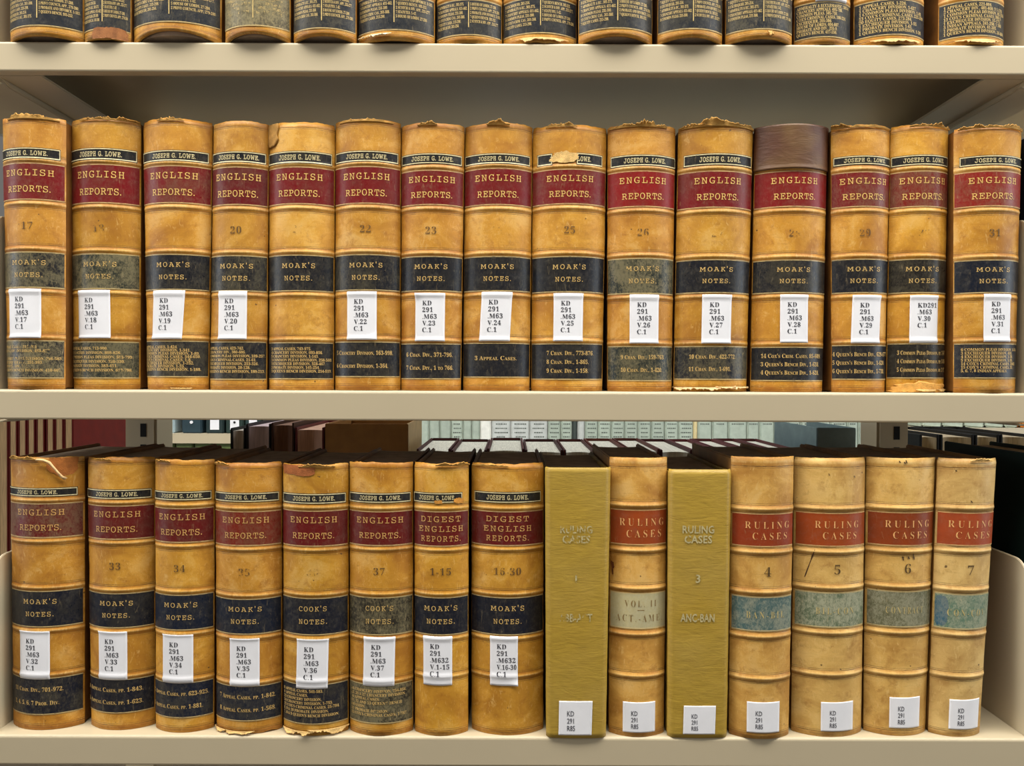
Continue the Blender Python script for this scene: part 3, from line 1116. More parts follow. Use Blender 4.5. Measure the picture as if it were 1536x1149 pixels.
LOW = [
    dict(vol=32, x0=0, edge=(29, 262, 38, 262), top=182, name=(277, 305), red=(325, 435), notes=(600, 715), cont=(873, 990), base=1037, xr=(52, 200), name_x=(30, 245),
         text=['11 Chan. Div., 701-972.', '3, 4, 5, 6, 7 Prob. Div.'], nw=.85, stick=(65, 157, 727, 878), wear=(.25, .06, .12),
         label='tan law book with sticker V.32 and a torn strip hanging at its head'),
    dict(vol=33, x0=0, edge=(272, 485, 283, 485), top=184, name=(282, 313), red=(332, 440), notes=(607, 718), cont=(877, 985), base=1037, xr=(285, 450),
         text=['4 Appeal Cases, pp. 1-843.', '5 Appeal Cases, pp. 1-623.'], nw=.22, stick=(312, 400, 728, 880), wear=(.06, .06, .05), redc=lin(102, 24, 22),
         label='tan law book with sticker V.33 between volumes 32 and 34'),
    dict(vol=34, x0=0, edge=(485, 672, 487, 670), top=190, name=(288, 317), red=(340, 450), notes=(612, 725), cont=(887, 1000), base=1045, xr=(488, 655),
         text=['5 Appeal Cases, pp. 623-925.', '6 Appeal Cases, pp. 1-881.'], nw=.10, stick=(513, 607, 738, 890), wear=(.06, .05, .10), blk=lin(18, 27, 46),
         label='narrow tan law book with sticker V.34 and blue-black labels'),
    dict(vol=35, x0=0, edge=(674, 884, 678, 884), top=200, name=(292, 322), red=(350, 460), notes=(625, 738), cont=(898, 1010), base=1050, xr=(693, 865),
         text=['7 Appeal Cases, pp. 1-842.', '8 Appeal Cases, pp. 1-568.'], nw=.5, stick=(723, 815, 750, 900), wear=(.14, .05, .10), redc=lin(122, 34, 20), blk=lin(20, 28, 46), ragb=.0014,
         label='tan law book with sticker V.35, frayed tail over the shelf'),
    dict(vol=36, x0=400, edge=(50, 256, 52, 256), top=205, name=(295, 328), red=(348, 462), notes=(622, 740), cont=(893, 1020), base=1055, xr=(57, 228),
         text=['8 APPEAL CASES, 541-583.', '9 APPEAL CASES,', '23 ' + CH + ',', '24 ' + CH + ', 1-753.', "15 COX'S CRIMINAL CASES, 25-784.", '8, 9 & 10 PROBATE DIVISION,', "7, 8 & 9 QUEEN'S BENCH DIVISION."], nw=.6, stick=(95, 193, 752, 908), tilt=.001, wear=(.05, .06, .10), cook=True,
         label='tan law book with sticker V.36, chewed leather along its foot'),
    dict(vol=37, x0=400, edge=(259, 459, 261, 459), top=199, name=(293, 325), red=(350, 460), notes=(620, 740), cont=(893, 1018), base=1055, xr=(268, 440),
         text=['24 ' + CH + ', 754-856.', "25, 26 & 27 " + CH + '.', '10 APPEAL CASES.', "11, 12 AND 13 QUEEN'S BENCH", '      DIVISION.', '11 PROBATE DIVISION.', "15 COX'S CRIMINAL CASES, 1-587."], nw=0, stick=(305, 402, 745, 900), tilt=.001, wear=(.05, .5, .6), cook=True, blk=lin(40, 36, 31),
         label='tan law book with sticker V.37 and greyed worn labels'),
    dict(vol='1-15', x0=400, edge=(463, 634, 465, 632), top=201, name=(292, 325), red=(350, 462), notes=(620, 740), cont=None, base=1055, xr=None, name_x=(464, 614),
         text=None, nw=.22, stick=(493, 582, 743, 897), wear=(.05, .04, .05), num='1-15', m='M632', sv='1-15',
         title=[('DIGEST', .775, .036), ('ENGLISH', .50, .0405), ('REPORTS.', .225, .036)],
         label='narrow tan digest book with sticker V.1-15 and chipped name label'),
    dict(vol='16-30', x0=400, edge=(643, 870, 643, 868), top=203, name=(290, 325), red=(350, 460), notes=(620, 740), cont=None, base=1053, xr=None, name_x=(653, 860),
         text=None, nw=.4, stick=(702, 788, 743, 898), curl=(1, 0, .0018), wear=(.04, .04, .05), num='16-30', m='M632', sv='16-30',
         title=[('DIGEST', .775, .0385), ('ENGLISH', .50, .0435), ('REPORTS.', .225, .0385)],
         label='wide tan digest book with sticker V.16-30 beside olive cloth volume'),
]
for d in LOW:
    v = d['vol']
    b = law_book(v, d['x0'], LOWC, d['edge'], d['top'], d['name'], d['red'], d['notes'], d['cont'], d['base'], SHELF_Z['bottom'],
                 None, d['text'], d['xr'], d['nw'], d['label'], G_LOW, tan=TAN_B, redc=d.get('redc', lin(102, 20, 20)), blk=d.get('blk', lin(22, 25, 38)),
                 wear=d['wear'], stick=d['stick'], stick_txt=call(str(d.get('sv', v)), d.get('m', 'M63')), tilt=d.get('tilt', 0), curl=d.get('curl'),
                 ragb=d.get('ragb', 0), cook=d.get('cook', False), title=d.get('title'), num=d.get('num'), name_x=d.get('name_x'), gold=lin(208, 160, 92))
    b.ytop_px = b.Yp(d['top'])
    BK[v] = b

# torn heads and tails: volume, columns, height, lean, seed
for vol, x0, x1, h, lean, sd in ((17, 30, 225, .0042, .1, 1), (18, 300, 470, .0030, .2, 2), (18, 430, 523, .0030, .9, 12), (19, 590, 690, .0034, .2, 3), (22, 300, 500, .0034, .05, 4),
                                 (23, 590, 664, .0034, .5, 5), (24, 850, 935, .0048, .5, 6), (25, 95, 215, .0034, .3, 7), (26, 425, 550, .0066, .5, 8), (26, 335, 440, .0028, .4, 9),
                                 (27, 640, 878, .0062, .4, 10), (27, 600, 720, .0034, .7, 11), (29, 326, 392, .0062, .9, 13), (29, 380, 545, .0026, .2, 14),
                                 (30, 620, 768, .0036, .4, 15), (31, 800, 900, .0042, .7, 16), (31, 880, 1042, .0036, .3, 17),
                                 (32, 30, 120, .0030, .3, 18), (33, 300, 350, .0026, .5, 19), (34, 492, 535, .0030, .6, 20), (35, 676, 720, .0030, .5, 30), (36, 100, 215, .0030, .5, 21),
                                 ('1-15', 530, 636, .0036, .7, 22), ('16-30', 646, 760, .0016, .2, 23)):
    fl(BK[vol], x0, x1, h, lean, sd, col=(0.55, 0.30, 0.075, 1))
PALE_T = (0.72, 0.50, 0.25, 1)
# volume 21: corner peeled down and outwards
b = BK[21]
m = blob(b, -b.S * .99, b.s_of_px(b.X(70), b.Yp(100)), b.H - .021, b.H + .004, off=.0012, seed=31, rough=.35)
solid(obj('torn_leather', m[0], m[1], M_TORN, b.root, uvs=m[2], color=(0.47, 0.25, 0.065, 1)), .0008, -1)
# volume 32: raw patch at the head and a pale strip hanging over it
b = BK[32]
s0, s1 = b.s_of_px(b.X(150), b.Yp(190)), b.s_of_px(b.X(245), b.Yp(190))
m = blob(b, s0, s1, b.H - .0150, b.H + .003, seed=4)
obj('torn_patch', m[0], m[1], M_TORN, b.root, uvs=m[2], color=(*lin(176, 108, 52)[:3], 1))


def hang_strip(b, pts, w, col):
    V = []
    n = len(pts)
    for i, (x, y, out) in enumerate(pts):
        a = b.s_of_px(b.X(x), b.Yp(y))
        z = b.z_of_px(b.X(x), b.Yp(y))
        for k in (-1, 0, 1):
            V.append(b.W(a + k * w * (0.6 + 0.4 * math.sin(i * 1.3)), z + k * w * 0.5, out + (0.0006 if k == 0 else 0)))
    F = [(i * 3 + k, i * 3 + k + 1, i * 3 + k + 4, i * 3 + k + 3) for i in range(n - 1) for k in range(2)]
    o = obj('torn_strip', V, F, M_TORN, b.root, color=col)
    solid(o, .0006, -1)


hang_strip(b, [(118, 187, .002), (140, 189, .0026), (158, 196, .003), (172, 212, .0034), (184, 228, .003), (196, 243, .0024), (208, 250, .002)], .0011, (*lin(228, 190, 136)[:3], 1))
b = BK[36]
s0, s1 = -b.S * .98, b.s_of_px(b.X(150), b.Yp(210))
m = blob(b, s0 + .002, s1, b.H - .0095, b.H + .003, seed=8)
obj('torn_patch', m[0], m[1], M_TORN, b.root, uvs=m[2], color=(*lin(168, 100, 56)[:3], 1))
# tails
for vol, x0, x1, h, lean, sd, y in ((19, 640, 720, .0035, 1.0, 41, 1080), (27, 574, 760, .006, .9, 42, 1078), (27, 730, 868, .007, 1.1, 43, 1076), (30, 640, 748, .003, .35, 45, 1085),
                                    (35, 676, 800, .0036, .8, 46, 1040), (36, 55, 150, .0042, .5, 47, 1041), (36, 130, 256, .0040, .5, 48, 1036)):
    fl(BK[vol], x0, x1, h, lean, sd, col=PALE_T if vol == 27 else (0.62, 0.40, 0.15, 1), down=True, y=y)
b = BK[30]
m = blob(b, b.s_of_px(b.X(545), b.Yp(1070)), b.s_of_px(b.X(752), b.Yp(1070)), -.003, .0088, off=.0006, seed=44, rough=.4)
solid(obj('torn_patch', m[0], m[1], M_TORN, b.root, uvs=m[2], color=(*lin(220, 164, 84)[:3], 1)), .0005, -1)
# volume 25: raw leather where the name label is gone
b = BK[25]
m = blob(b, b.s_of_px(b.X(118), b.Yp(215)), b.s_of_px(b.X(216), b.Yp(215)), b.z_of_px(b.X(170), b.Yp(236)), b.z_of_px(b.X(170), b.Yp(194)), off=.0007, seed=21, rough=.3)
obj('torn_patch', m[0], m[1], M_TORN, b.root, uvs=m[2], color=(*lin(226, 186, 118)[:3], 1))
# digest 1-15: chips out of the name label
b = BK['1-15']
for xa, xb, ya, yb_ in ((524, 552, 316, 327), (588, 616, 308, 327)):
    m = blob(b, b.s_of_px(b.X(xa), b.Yp(320)), b.s_of_px(b.X(xb), b.Yp(320)), b.z_of_px(b.X(xa), b.Yp(yb_)), b.z_of_px(b.X(xa), b.Yp(ya)), off=.0008, seed=xa, rough=.4)
    obj('torn_patch', m[0], m[1], M_TORN, b.root, uvs=m[2], color=(*lin(206, 142, 62)[:3], 1))
# volume 28: brown repair over the head
b = BK[28]
m = strip(b, -b.S * .995, b.S * .995, b.z_of_px(b.X(170), b.Yp(258)), b.H + .0004, off=.0012, ns=26, rag=0, nz=24)
V = [list(p) for p in m[0]]
rp = obj('repair_patch', V, m[1], M_CLOTH, b.root, uvs=m[2], color=(*lin(90, 54, 34)[:3], 1))
rp['label'] = 'dark brown replacement leather over the head'
solid(rp, .0011, -1)


# ================================================================ RULING CASES SET
def ruling(vol, edge, x0, top, red, grn, base, stick, green, lines, label, tan=PALE, redc=RUST, wear=.6):
    X = lambda x: x0 + x / 2.0929
    Yp = lambda y: 600 + y / 2.0929
    e = [X(v) for v in edge]
    Y = depth_on((e[2] + e[3]) / 2, Yp(base), SHELF_Z['bottom'])
    b = Book(e, Y, SHELF_Z['bottom'], Yp(top), px_base=Yp(base), sagf=.20)
    root = thing('law_book', (b.ox, Y, b.zs + 0.0003), label, 'book', 'pale law volumes on the lower shelf')
    Z = lambda y: b.z_of_px((e[0] + e[1]) / 2, Yp(y))
    rz1, rz0, gz1, gz0 = Z(red[0]), Z(red[1]), Z(grn[0]), Z(grn[1])
    b.hubs = [rz1 + .0036, rz0 - .0046, gz1 + .0040, gz0 - .0046, gz0 - .0415]
    b.hubh, b.hubw = .0015, .0021
    b.lines = [b.H - .0016, b.H - .0046, .0012]
    v, f, u = spine_mesh(b, .0004, 0, vol + 60)
    k = random.Random(vol).uniform(.94, 1.06)
    obj('spine', v, f, M_LEATHER, root, uvs=u, color=tone(tan, (k, k, k)))
    body(b, root, lin(138, 98, 48))
    S = b.S
    m = strip(b, -S * .93, S * .955, rz0, rz1)
    tl = obj('title_label', m[0], m[1], M_LABEL, root, uvs=m[2], color=tone(redc, (1, 1, 1), .03))
    h = rz1 - rz0
    lv, lf = letters(b, [('RULING', S * .10, rz0 + h * .635 - h * .09, h * .20, min(.0405, S * 1.5), 'C', RUL), ('CASES', S * .16, rz0 + h * .31 - h * .09, h * .20, .0315, 'C', RUL)])
    obj('lettering', lv, lf, M_LETTER, tl, color=(*lin(228, 170, 106)[:3], .12), smooth=False)
    m = strip(b, -S * .93, S * .955, gz0, gz1)
    sl = obj('subject_label', m[0], m[1], M_LABEL_PALE, root, uvs=m[2], color=tone(green, (1, 1, 1), wear))
    h = gz1 - gz0
    if len(lines) == 1:
        L = [(lines[0], S * .06, gz0 + h * .47 - .0029, .0058, min(.0345, S * 1.35), 'C', RUL)]
    else:
        L = [(lines[0], S * .06, gz0 + h * .70 - .0028, .0056, .0285, 'C', RUL), ('-', S * .06, gz0 + h * .47, .0050, .006, 'C', NUM), (lines[1], S * .04, gz0 + h * .29 - .0028, .0060, .0425, 'C', RUL)]
    lv, lf = letters(b, L)
    obj('lettering', lv, lf, M_LETTER, sl, color=(*(lin(132, 104, 56) if len(lines) > 1 else lin(196, 176, 116))[:3], .30), smooth=False)
    if vol != 2:
        lv, lf = letters(b, [(str(vol), S * .08, (gz1 + rz0) / 2 - .0042, .0080, None, 'C', dict(style='serif', off=-.012))], .0004)
        obj('volume_number', lv, lf, M_LETTER, root, color=(.09, .05, .015, .05), smooth=False)
    sticker(b, root, X(stick[0]), X(stick[1]), Yp(stick[2]), Yp(stick[3]), ['KD', '291', 'R85'], kind='sans')
    b.X, b.Yp, b.root, b.ytop_px = X, Yp, root, Yp(top)
    return b


BK['r2'] = ruling(2, (240, 421, 237, 410), 800, 184, (345, 457), (607, 720), 1058, (281, 381, 950, 1045), lin(196, 184, 138), ['VOL. II', 'ACT.-AME.'],
                  'pale tan law book between two olive cloth volumes, faded cream label', tan=lin(214, 162, 76), wear=.30)
BK['r4'] = ruling(4, (622, 820, 615, 803), 800, 182, (357, 463), (619, 728), 1065, (670, 771, 950, 1046), lin(70, 98, 98), ['BAN-BIL'],
                  'pale tan law book numbered 4, crackled blue-green label', tan=lin(216, 166, 82), redc=lin(150, 58, 26), wear=.34)
BK['r5'] = ruling(5, (160, 384, 150, 370), 1116, 185, (355, 462), (605, 716), 1058, (241, 340, 950, 1041), lin(92, 108, 82), ['BIL-CON'],
                  'pale tan law book numbered 5 with a slanting dark scratch', tan=lin(218, 176, 98), wear=.55)
BK['r6'] = ruling(6, (386, 604, 377, 572), 1116, 185, (353, 460), (601, 715), 1055, (456, 549, 935, 1031), lin(98, 96, 68), ['CONTRACT'],
                  'pale tan law book numbered 6, label reading CONTRACT', tan=lin(218, 174, 94), redc=lin(146, 62, 24), wear=.35)
BK['r7'] = ruling(7, (610, 796, 580, 742), 1116, 187, (354, 460), (611, 722), 1058, (643, 734, 942, 1035), lin(96, 124, 104), ['CON-COV'],
                  'pale tan leaning law book numbered 7, last on the lower shelf', tan=lin(222, 184, 112), redc=lin(168, 74, 38), wear=.45)
fl(BK['r7'], 710, 778, .0030, .3, 51, col=(*lin(222, 180, 110)[:3], 1))
b = BK['r7']
m = blob(b, -b.S * .925, b.s_of_px(b.X(640), b.Yp(665)), b.z_of_px(b.X(620), b.Yp(714)), b.z_of_px(b.X(620), b.Yp(617)), off=.00038, seed=3, rough=.12)
obj('unfaded_patch', m[0], m[1], M_LABEL_PALE, b.root, uvs=m[2], color=(*lin(52, 96, 116)[:3], .2))


def marks(b, segs, r, col):
    for sg in segs:
        mark(b, [sg], r, col)


def mark(b, segs, r, col):
    """ink scratches and spots drawn as thin raised films on a spine"""
    V, F = [], []
    for (xa, ya, xb, yb_) in segs:
        n = 10
        base = len(V)
        for i in range(n + 1):
            g = i / n
            x, y = xa + (xb - xa) * g, ya + (yb_ - ya) * g
            a, z = b.s_of_px(b.X(x), b.Yp(y)), b.z_of_px(b.X(x), b.Yp(y))
            w = r * (.35 + 1.1 * abs(mnoise.noise(Vector((g * 8, xa, ya)))))
            V += [b.W(a - w, z, .00035), b.W(a + w, z, .00035)]
        F += [(base + 2 * i, base + 2 * i + 1, base + 2 * i + 3, base + 2 * i + 2) for i in range(n)]
    return obj('ink_mark', V, F, M_LETTER, b.root, color=(*col, .10))


marks(BK['r5'], [(222, 472, 190, 562), (266, 232, 268, 238), (345, 240, 348, 246)], .0007, (.07, .03, .01))
marks(BK['r6'], [(498, 492, 500, 505), (515, 492, 518, 500), (530, 484, 534, 502), (503, 195, 506, 202), (508, 190, 511, 200), (487, 192, 490, 198)], .0011, (.09, .05, .02))
marks(BK['r7'], [(712, 317, 716, 323), (665, 222, 667, 226)], .0010, (.04, .02, .01))
marks(BK['r2'], [(246, 512, 250, 555), (250, 515, 252, 535)], .0016, (.12, .03, .008))


def cloth_book(vol, edge, top, base, stick, sub, subw, label):
    X = lambda x: 800 + x / 2.0929
    Yp = lambda y: 600 + y / 2.0929
    e = [X(v) for v in edge]
    Y = depth_on((e[2] + e[3]) / 2, Yp(base), SHELF_Z['bottom'])
    b = Book(e, Y, SHELF_Z['bottom'], Yp(top), px_base=Yp(base), flat=True)
    root = thing('cloth_bound_book', (b.ox, Y, b.zs + 0.0003), label, 'book', 'olive cloth rebound volumes')
    v, f, u = spine_mesh(b, 0, 0, vol + 80)
    obj('spine', v, f, M_CLOTH, root, uvs=u, color=lin(178, 146, 52))
    body(b, root, lin(140, 112, 40))
    Z = lambda y: b.z_of_px((e[0] + e[1]) / 2, Yp(y))
    S = b.S
    dx = b.s_of_px(X(sum(edge[:2]) / 2 - 5), Yp(430))
    L = [('RULING', dx, Z(419), .0066, .0275, 'C', BOLD), ('CASES', dx, Z(450), .0066, .0240, 'C', BOLD),
         (str(vol), dx, Z(574), .0070, None, 'C', BOLD), (sub, dx, Z(697), .0070, subw, 'C', BOLD)]
    lv, lf = letters(b, L)
    obj('lettering', lv, lf, M_LETTER, root, color=(*lin(186, 174, 128)[:3], 0.34 if vol == 3 else .50), smooth=False)
    sticker(b, root, X(stick[0]), X(stick[1]), Yp(stick[2]), Yp(stick[3]), ['KD', '291', 'R85'], kind='sans', tilt=.0006)
    return b


cloth_book(1, (37, 243, 40, 228), 215, 1063, (80, 184, 946, 1053), 'ABB-ACT', .029, 'olive cloth book beside the wide digest, faded lettering ABB-ACT')
cloth_book(3, (424, 622, 420, 608), 221, 1062, (471, 571, 961, 1050), 'ANC-BAN', .030, 'olive cloth book numbered 3, lettering ANC-BAN')

# ================================================================ TOP ROW (cut off by the frame)
TOPROW = [
    # left, right, contents bottom y, spine distance, wear, two columns, label
    (13.5, 124.5, 39.5, .648, .05, 2, 'cut-off law book at the left end of the top shelf'),
    (126, 196, 45, .656, .10, 2, 'cut-off law book on the top shelf with torn brown tail'),
    (199, 331, 33.6, .634, .10, 2, 'widest cut-off law book overhanging the top shelf edge'),
    (337, 435, 39.5, .640, .95, 2, 'cut-off law book on the top shelf, contents label rubbed grey'),
    (440, 534, 43.5, .645, .12, 2, 'cut-off law book on the top shelf beside the rubbed grey label'),
    (537, 652, 46, .655, .08, 2, 'cut-off law book on the top shelf with pale torn tail flap'),
    (655, 753, 53.5, .660, .08, 2, 'cut-off law book on the top shelf above volume 24'),
    (755, 865, 50.6, .660, .05, 2, 'cut-off law book on the top shelf above volume 25'),
    (868, 979, 43.4, .643, .08, 2, 'cut-off law book on the top shelf above volume 26'),
    (987, 1084, 44.4, .645, .10, 2, 'cut-off law book on the top shelf above volume 27'),
    (1089, 1189, 44.7, .648, .18, 2, 'cut-off law book on the top shelf with a loose tail thread'),
    (1192, 1276, 56.6, .660, .10, 1, 'cut-off law book on the top shelf, sticker edge showing above label'),
    (1282, 1387, 53, .660, .06, 1, 'cut-off law book on the top shelf above volume 30'),
    (1409, 1507, 54.6, .660, .08, 1, 'cut-off law book at the right end of the top shelf'),
]
TL = [['7 ADMIRALTY & EC., 301-375.', '7 CHANCERY APPEALS, 411-462.', '8 COMMON PLEAS, 231-300.', "11 COX'S CRIM. CAS., 261-388.", '7 EQUITY CASES, 213-298.', '8 EXCHEQUER, 201-254.'],
      ['5 HOUSE OF LORDS, 27-208.', '2 PRIVY COUNCIL APP., 279-280.', '2 PROBATE AND DIVORCE, 1-183.', "7 QUEEN'S BENCH, 103-252.", '2 SCOTCH & DIV. APP., 253-277.', '7 STATUTES, 1-42.']]
TONE = [[' 1 APPEAL CASES, 1-226.', ' 1 ' + CH + ', 1-627.', ' 1 COMMON PLEAS DIVISION, 1-81.', "13 COX'S CRIMINAL CASES, 225-299.", '20 EQUITY CASES, 273-284.', ' 1 EXCHEQUER DIVISION, 1-55.', ' 1 PROBATE DIVISION, 1-61.', " 1 QUEEN'S BENCH DIVISION, 1-26."],
        [' ADMIRALTY & ECCLESIASTIC, 309-4.', ' CHANCERY APPEALS, 495-708.', ' COMMON PLEAS, 505-718.', " COX'S CRIMINAL CASES, 100-224.", ' EXCHEQUER, 205-306.', ' HOUSE OF LORDS, 404-607.', ' PROBATE AND DIV., 255-9.', " QUEEN'S BENCH, 417-556."],
        [' 1 APPEAL CASES, 221-804.', ' 2 CHANCERY DIV., 481-608; 3 1-170.', ' 1 COMMON PLEAS DIVISION, 81-350.', "13 COX'S CRIMINAL CASES, 300-1.", ' 1 EXCHEQUER DIVISION, 55-175.', ' 3 INDIAN APPEALS, 241-250; 1 100.', ' 1 PROBATE DIVISION, 61-203.', " 1 QUEEN'S BENCH DIVISION, 26-404."]]
for i, (xl, xr_, yb_, Y, wear, ncol, label) in enumerate(TOPROW):
    rnd = random.Random(100 + i)
    lift = max(0.0, (.652 - Y) * 1.18 * (CZ - SHELF_Z['top'] < 0) * .305)
    Y = max(Y, .652)
    b = Book((xl, xr_, xl, xr_), Y, SHELF_Z['top'], 0, px_base=40, sagf=.225)
    b.H, b.m1 = .240 + rnd.uniform(-.004, .004), 0.0
    b.h1 = b.h0
    cx = (xl + xr_) / 2
    root = thing('law_book', (b.ox, Y, b.zs + 0.0003), label, 'book', 'law reports on the top shelf')
    cz0 = b.z_of_px(cx, yb_)
    cz1 = cz0 + .0315
    b.hubs = [cz1 + .0024]
    b.lines = [cz0 - .0100, .0008]
    v, f, u = spine_mesh(b, .0008, .0010 if i in (1, 7, 12, 13) else 0, 200 + i, lift=lift, liftz=max(.010, cz0 - .001))
    k = rnd.uniform(.92, 1.08)
    obj('spine', v, f, M_LEATHER, root, uvs=u, color=tone(TAN, (k, k, k)))
    body(b, root, lin(118, 76, 30))
    S = b.S
    m = strip(b, -S * .97, S * .955, cz0, cz1)
    cl = obj('contents_label', m[0], m[1], M_LABEL, root, uvs=m[2], color=(*(lin(36, 40, 47) if i != 3 else lin(92, 84, 66))[:3], wear))
    L = []
    h = cz1 - cz0
    if ncol == 2:
        for c in (0, 1):
            lines = TL[c]
            sh = rnd.randint(0, 5)
            lines = lines[sh:] + lines[:sh]
            n = rnd.choice((5, 6)) if c == 0 else 5
            s0 = -S * .90 if c == 0 else S * .04
            wmax = max(max(p[0] for p in text_line(t, **SMALL)[0]) for t in lines)
            kx = S * .86 / wmax
            for j in range(n):
                wv = max(p[0] for p in text_line(lines[j], **SMALL)[0])
                L.append((lines[j], s0, cz0 + h * (.86 - .118 * j) - .0012, .0024, wv * kx, 'L', SMALL))
    else:
        lines = TONE[{11: 1, 12: 0, 13: 2}[i]]
        wmax = max(max(p[0] for p in text_line(t, **SMALL)[0]) for t in lines)
        kx = S * 1.72 / wmax
        for j, t in enumerate(lines):
            wv = max(p[0] for p in text_line(t, **SMALL)[0])
            L.append((t, -S * (.90 if i == 11 else .86), cz0 + h * (.88 - .105 * j) - .0013, .0026, wv * kx, 'L', SMALL))
    lv, lf = letters(b, L)
    obj('lettering', lv, lf, M_LETTER, cl, color=(*lin(206, 178, 112)[:3], .08 + wear * .5), smooth=False)
    if ncol == 2:
        m = strip(b, -.0004, .0004, cz0 + h * .22, cz0 + h * .92, off=.0006, ns=2)
        obj('dividing_rule', m[0], m[1], M_LETTER, cl, color=(*lin(206, 178, 112)[:3], .08))
    b.root = root
    if i == 5:
        flap(b, root, -S * .96, -S * .05, .0052, .0056, .9, 61, (*lin(240, 214, 170)[:3], 1), .0008, True)
    if i == 1:
        m = blob(b, -S * .40, S * .85, -.004, .0100, off=.0006, seed=9)
        obj('torn_patch', m[0], m[1], M_TORN, root, uvs=m[2], color=(*lin(150, 98, 58)[:3], 1))
    if i == 10:
        flap(b, root, S * .10, S * .24, .0070, .0070, .7, 63, (*lin(226, 178, 106)[:3], 1), .0008, True, 'loose_thread')
    if i in (7, 12, 13):
        flap(b, root, -S * .6, S * .7, .0042, .0042, .35, 70 + i, (*lin(226, 186, 124)[:3], 1), .0006, True)
    if i == 11:
        st0, st1 = b.s_of_px(1223, 4), b.s_of_px(1268, 4)
        zc = b.z_of_px(1245, 2.5)
        v, f, u = strip(b, st0, st1, zc, zc + .042, .0007, ns=12, nz=20)
        st = obj('call_number_sticker', v, f, M_PAPER, root, uvs=u)
        solid(st, .0002, -1)

# ================================================================ BOOKS BEHIND THE LOWER ROW
ZB = SHELF_Z['bottom']


def volume(name, x0, x1, y0, y1, z0, z1, cover, pages, label, cat='book', group=None, inset=.004, lean=0.0, hollow=.006, tcov=.0022):
    """hard bound volume; fore edge towards the camera (front) or its spine"""
    root = thing(name, ((x0 + x1) / 2, y0, z0), label, cat, group)
    w, d, h = x1 - x0, y1 - y0, z1 - z0
    root.rotation_euler = (0, lean, 0)
    for s in (-1, 1):
        xa, xb = s * (w / 2), s * (w / 2 - tcov)
        box_obj('cover', (min(xa, xb), max(xa, xb), 0, d, 0, h), M_PLAIN, root, color=cover, bev=.0006)
    box_obj('spine', (-w / 2 + tcov + .0002, w / 2 - tcov - .0002, d - .003, d, 0, h), M_PLAIN, root, color=cover, bev=.0006)
    prof = []
    N = 10
    hw = w / 2 - tcov - .0003
    for i in range(N + 1):
        q = -1 + 2 * i / N
        prof.append((q * hw, inset + hollow * (1 - q * q)))
    prof += [(hw, d - .0034), (-hw, d - .0034)]
    n = len(prof)
    V = [(x, y, z) for z in (.003, h - .004) for x, y in prof]
    F = [tuple(range(n - 1, -1, -1)), tuple(range(n, 2 * n))] + [(i, (i + 1) % n, n + (i + 1) % n, n + i) for i in range(n)]
    pb = obj('page_block', V, F, M_PAGES, root, smooth=False)
    pb.color = pages
    return root


def xat(px, Y):
    return P(px, 650, Y).x


YF = .972
# thin red volumes
red_px = [(-3, 12.5), (13, 26), (27, 40), (40.5, 53), (54, 67), (69, 81.5), (82, 95.5), (96, 110)]
ordn = ['nearest the frame edge', 'second from the left', 'third from the left', 'fourth from the left', 'fifth from the left', 'sixth from the left', 'seventh from the left', 'rightmost of its row, cover side showing']
for i, (a, c) in enumerate(red_px):
    volume('thin_red_book', xat(a, YF), xat(c, YF) - .0003, YF, YF + .20, ZB + .0003, ZB + .296, lin(124, 28, 20), lin(226, 190, 140), 'thin red book with cream pages, ' + ordn[i], group='thin red books behind the left bracket', lean=0.0, hollow=.0, tcov=.0019, inset=.0004)
# mixed volumes between the post and the maroon row


def ztop(px, py, Y):
    return P(px, py, Y).z


mixed = [('bound_volume', 345.5, 368, 642, lin(24, 26, 24), lin(206, 194, 180), 'slim black book with grey pages behind volume 35'),
         ('bound_volume', 369, 406, 635.5, lin(34, 30, 30), lin(200, 178, 180), 'thick black book with mauve grey pages behind volume 35'),
         ('bound_volume', 407, 441, 634, lin(64, 38, 24), lin(120, 80, 54), 'dark brown book behind the head of volume 36'),
         ('bound_volume', 442.5, 486, 641, lin(90, 30, 28), lin(190, 146, 120), 'brown book with pale concave head behind volume 36')]
for nm, a, c, y, cc, pc, lb in mixed:
    z1 = ztop((a + c) / 2, y, YF)
    volume(nm, xat(a, YF), xat(c, YF) - .0004, YF, YF + .17, ZB + .0003, z1, cc, pc, lb, group='mixed books in the row behind')
# brown slip case
r = thing('slip_case', ((xat(487.5, YF) + xat(612, YF)) / 2, YF, ZB + .0003), 'wide brown cardboard slip case behind volume 37', 'box')
w2 = (xat(612, YF) - xat(487.5, YF)) / 2
hz = ztop(550, 636, YF) - ZB
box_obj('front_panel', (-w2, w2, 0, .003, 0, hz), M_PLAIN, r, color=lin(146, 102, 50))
box_obj('side_panel', (w2 - .003, w2, .0032, .15, 0, hz), M_PLAIN, r, color=lin(170, 140, 92))  # paler brown: the light on this side is painted into its colour
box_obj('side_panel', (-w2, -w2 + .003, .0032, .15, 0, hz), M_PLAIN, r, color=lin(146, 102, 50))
box_obj('back_panel', (-w2 + .0032, w2 - .0032, .147, .15, 0, hz), M_PLAIN, r, color=lin(146, 102, 50))
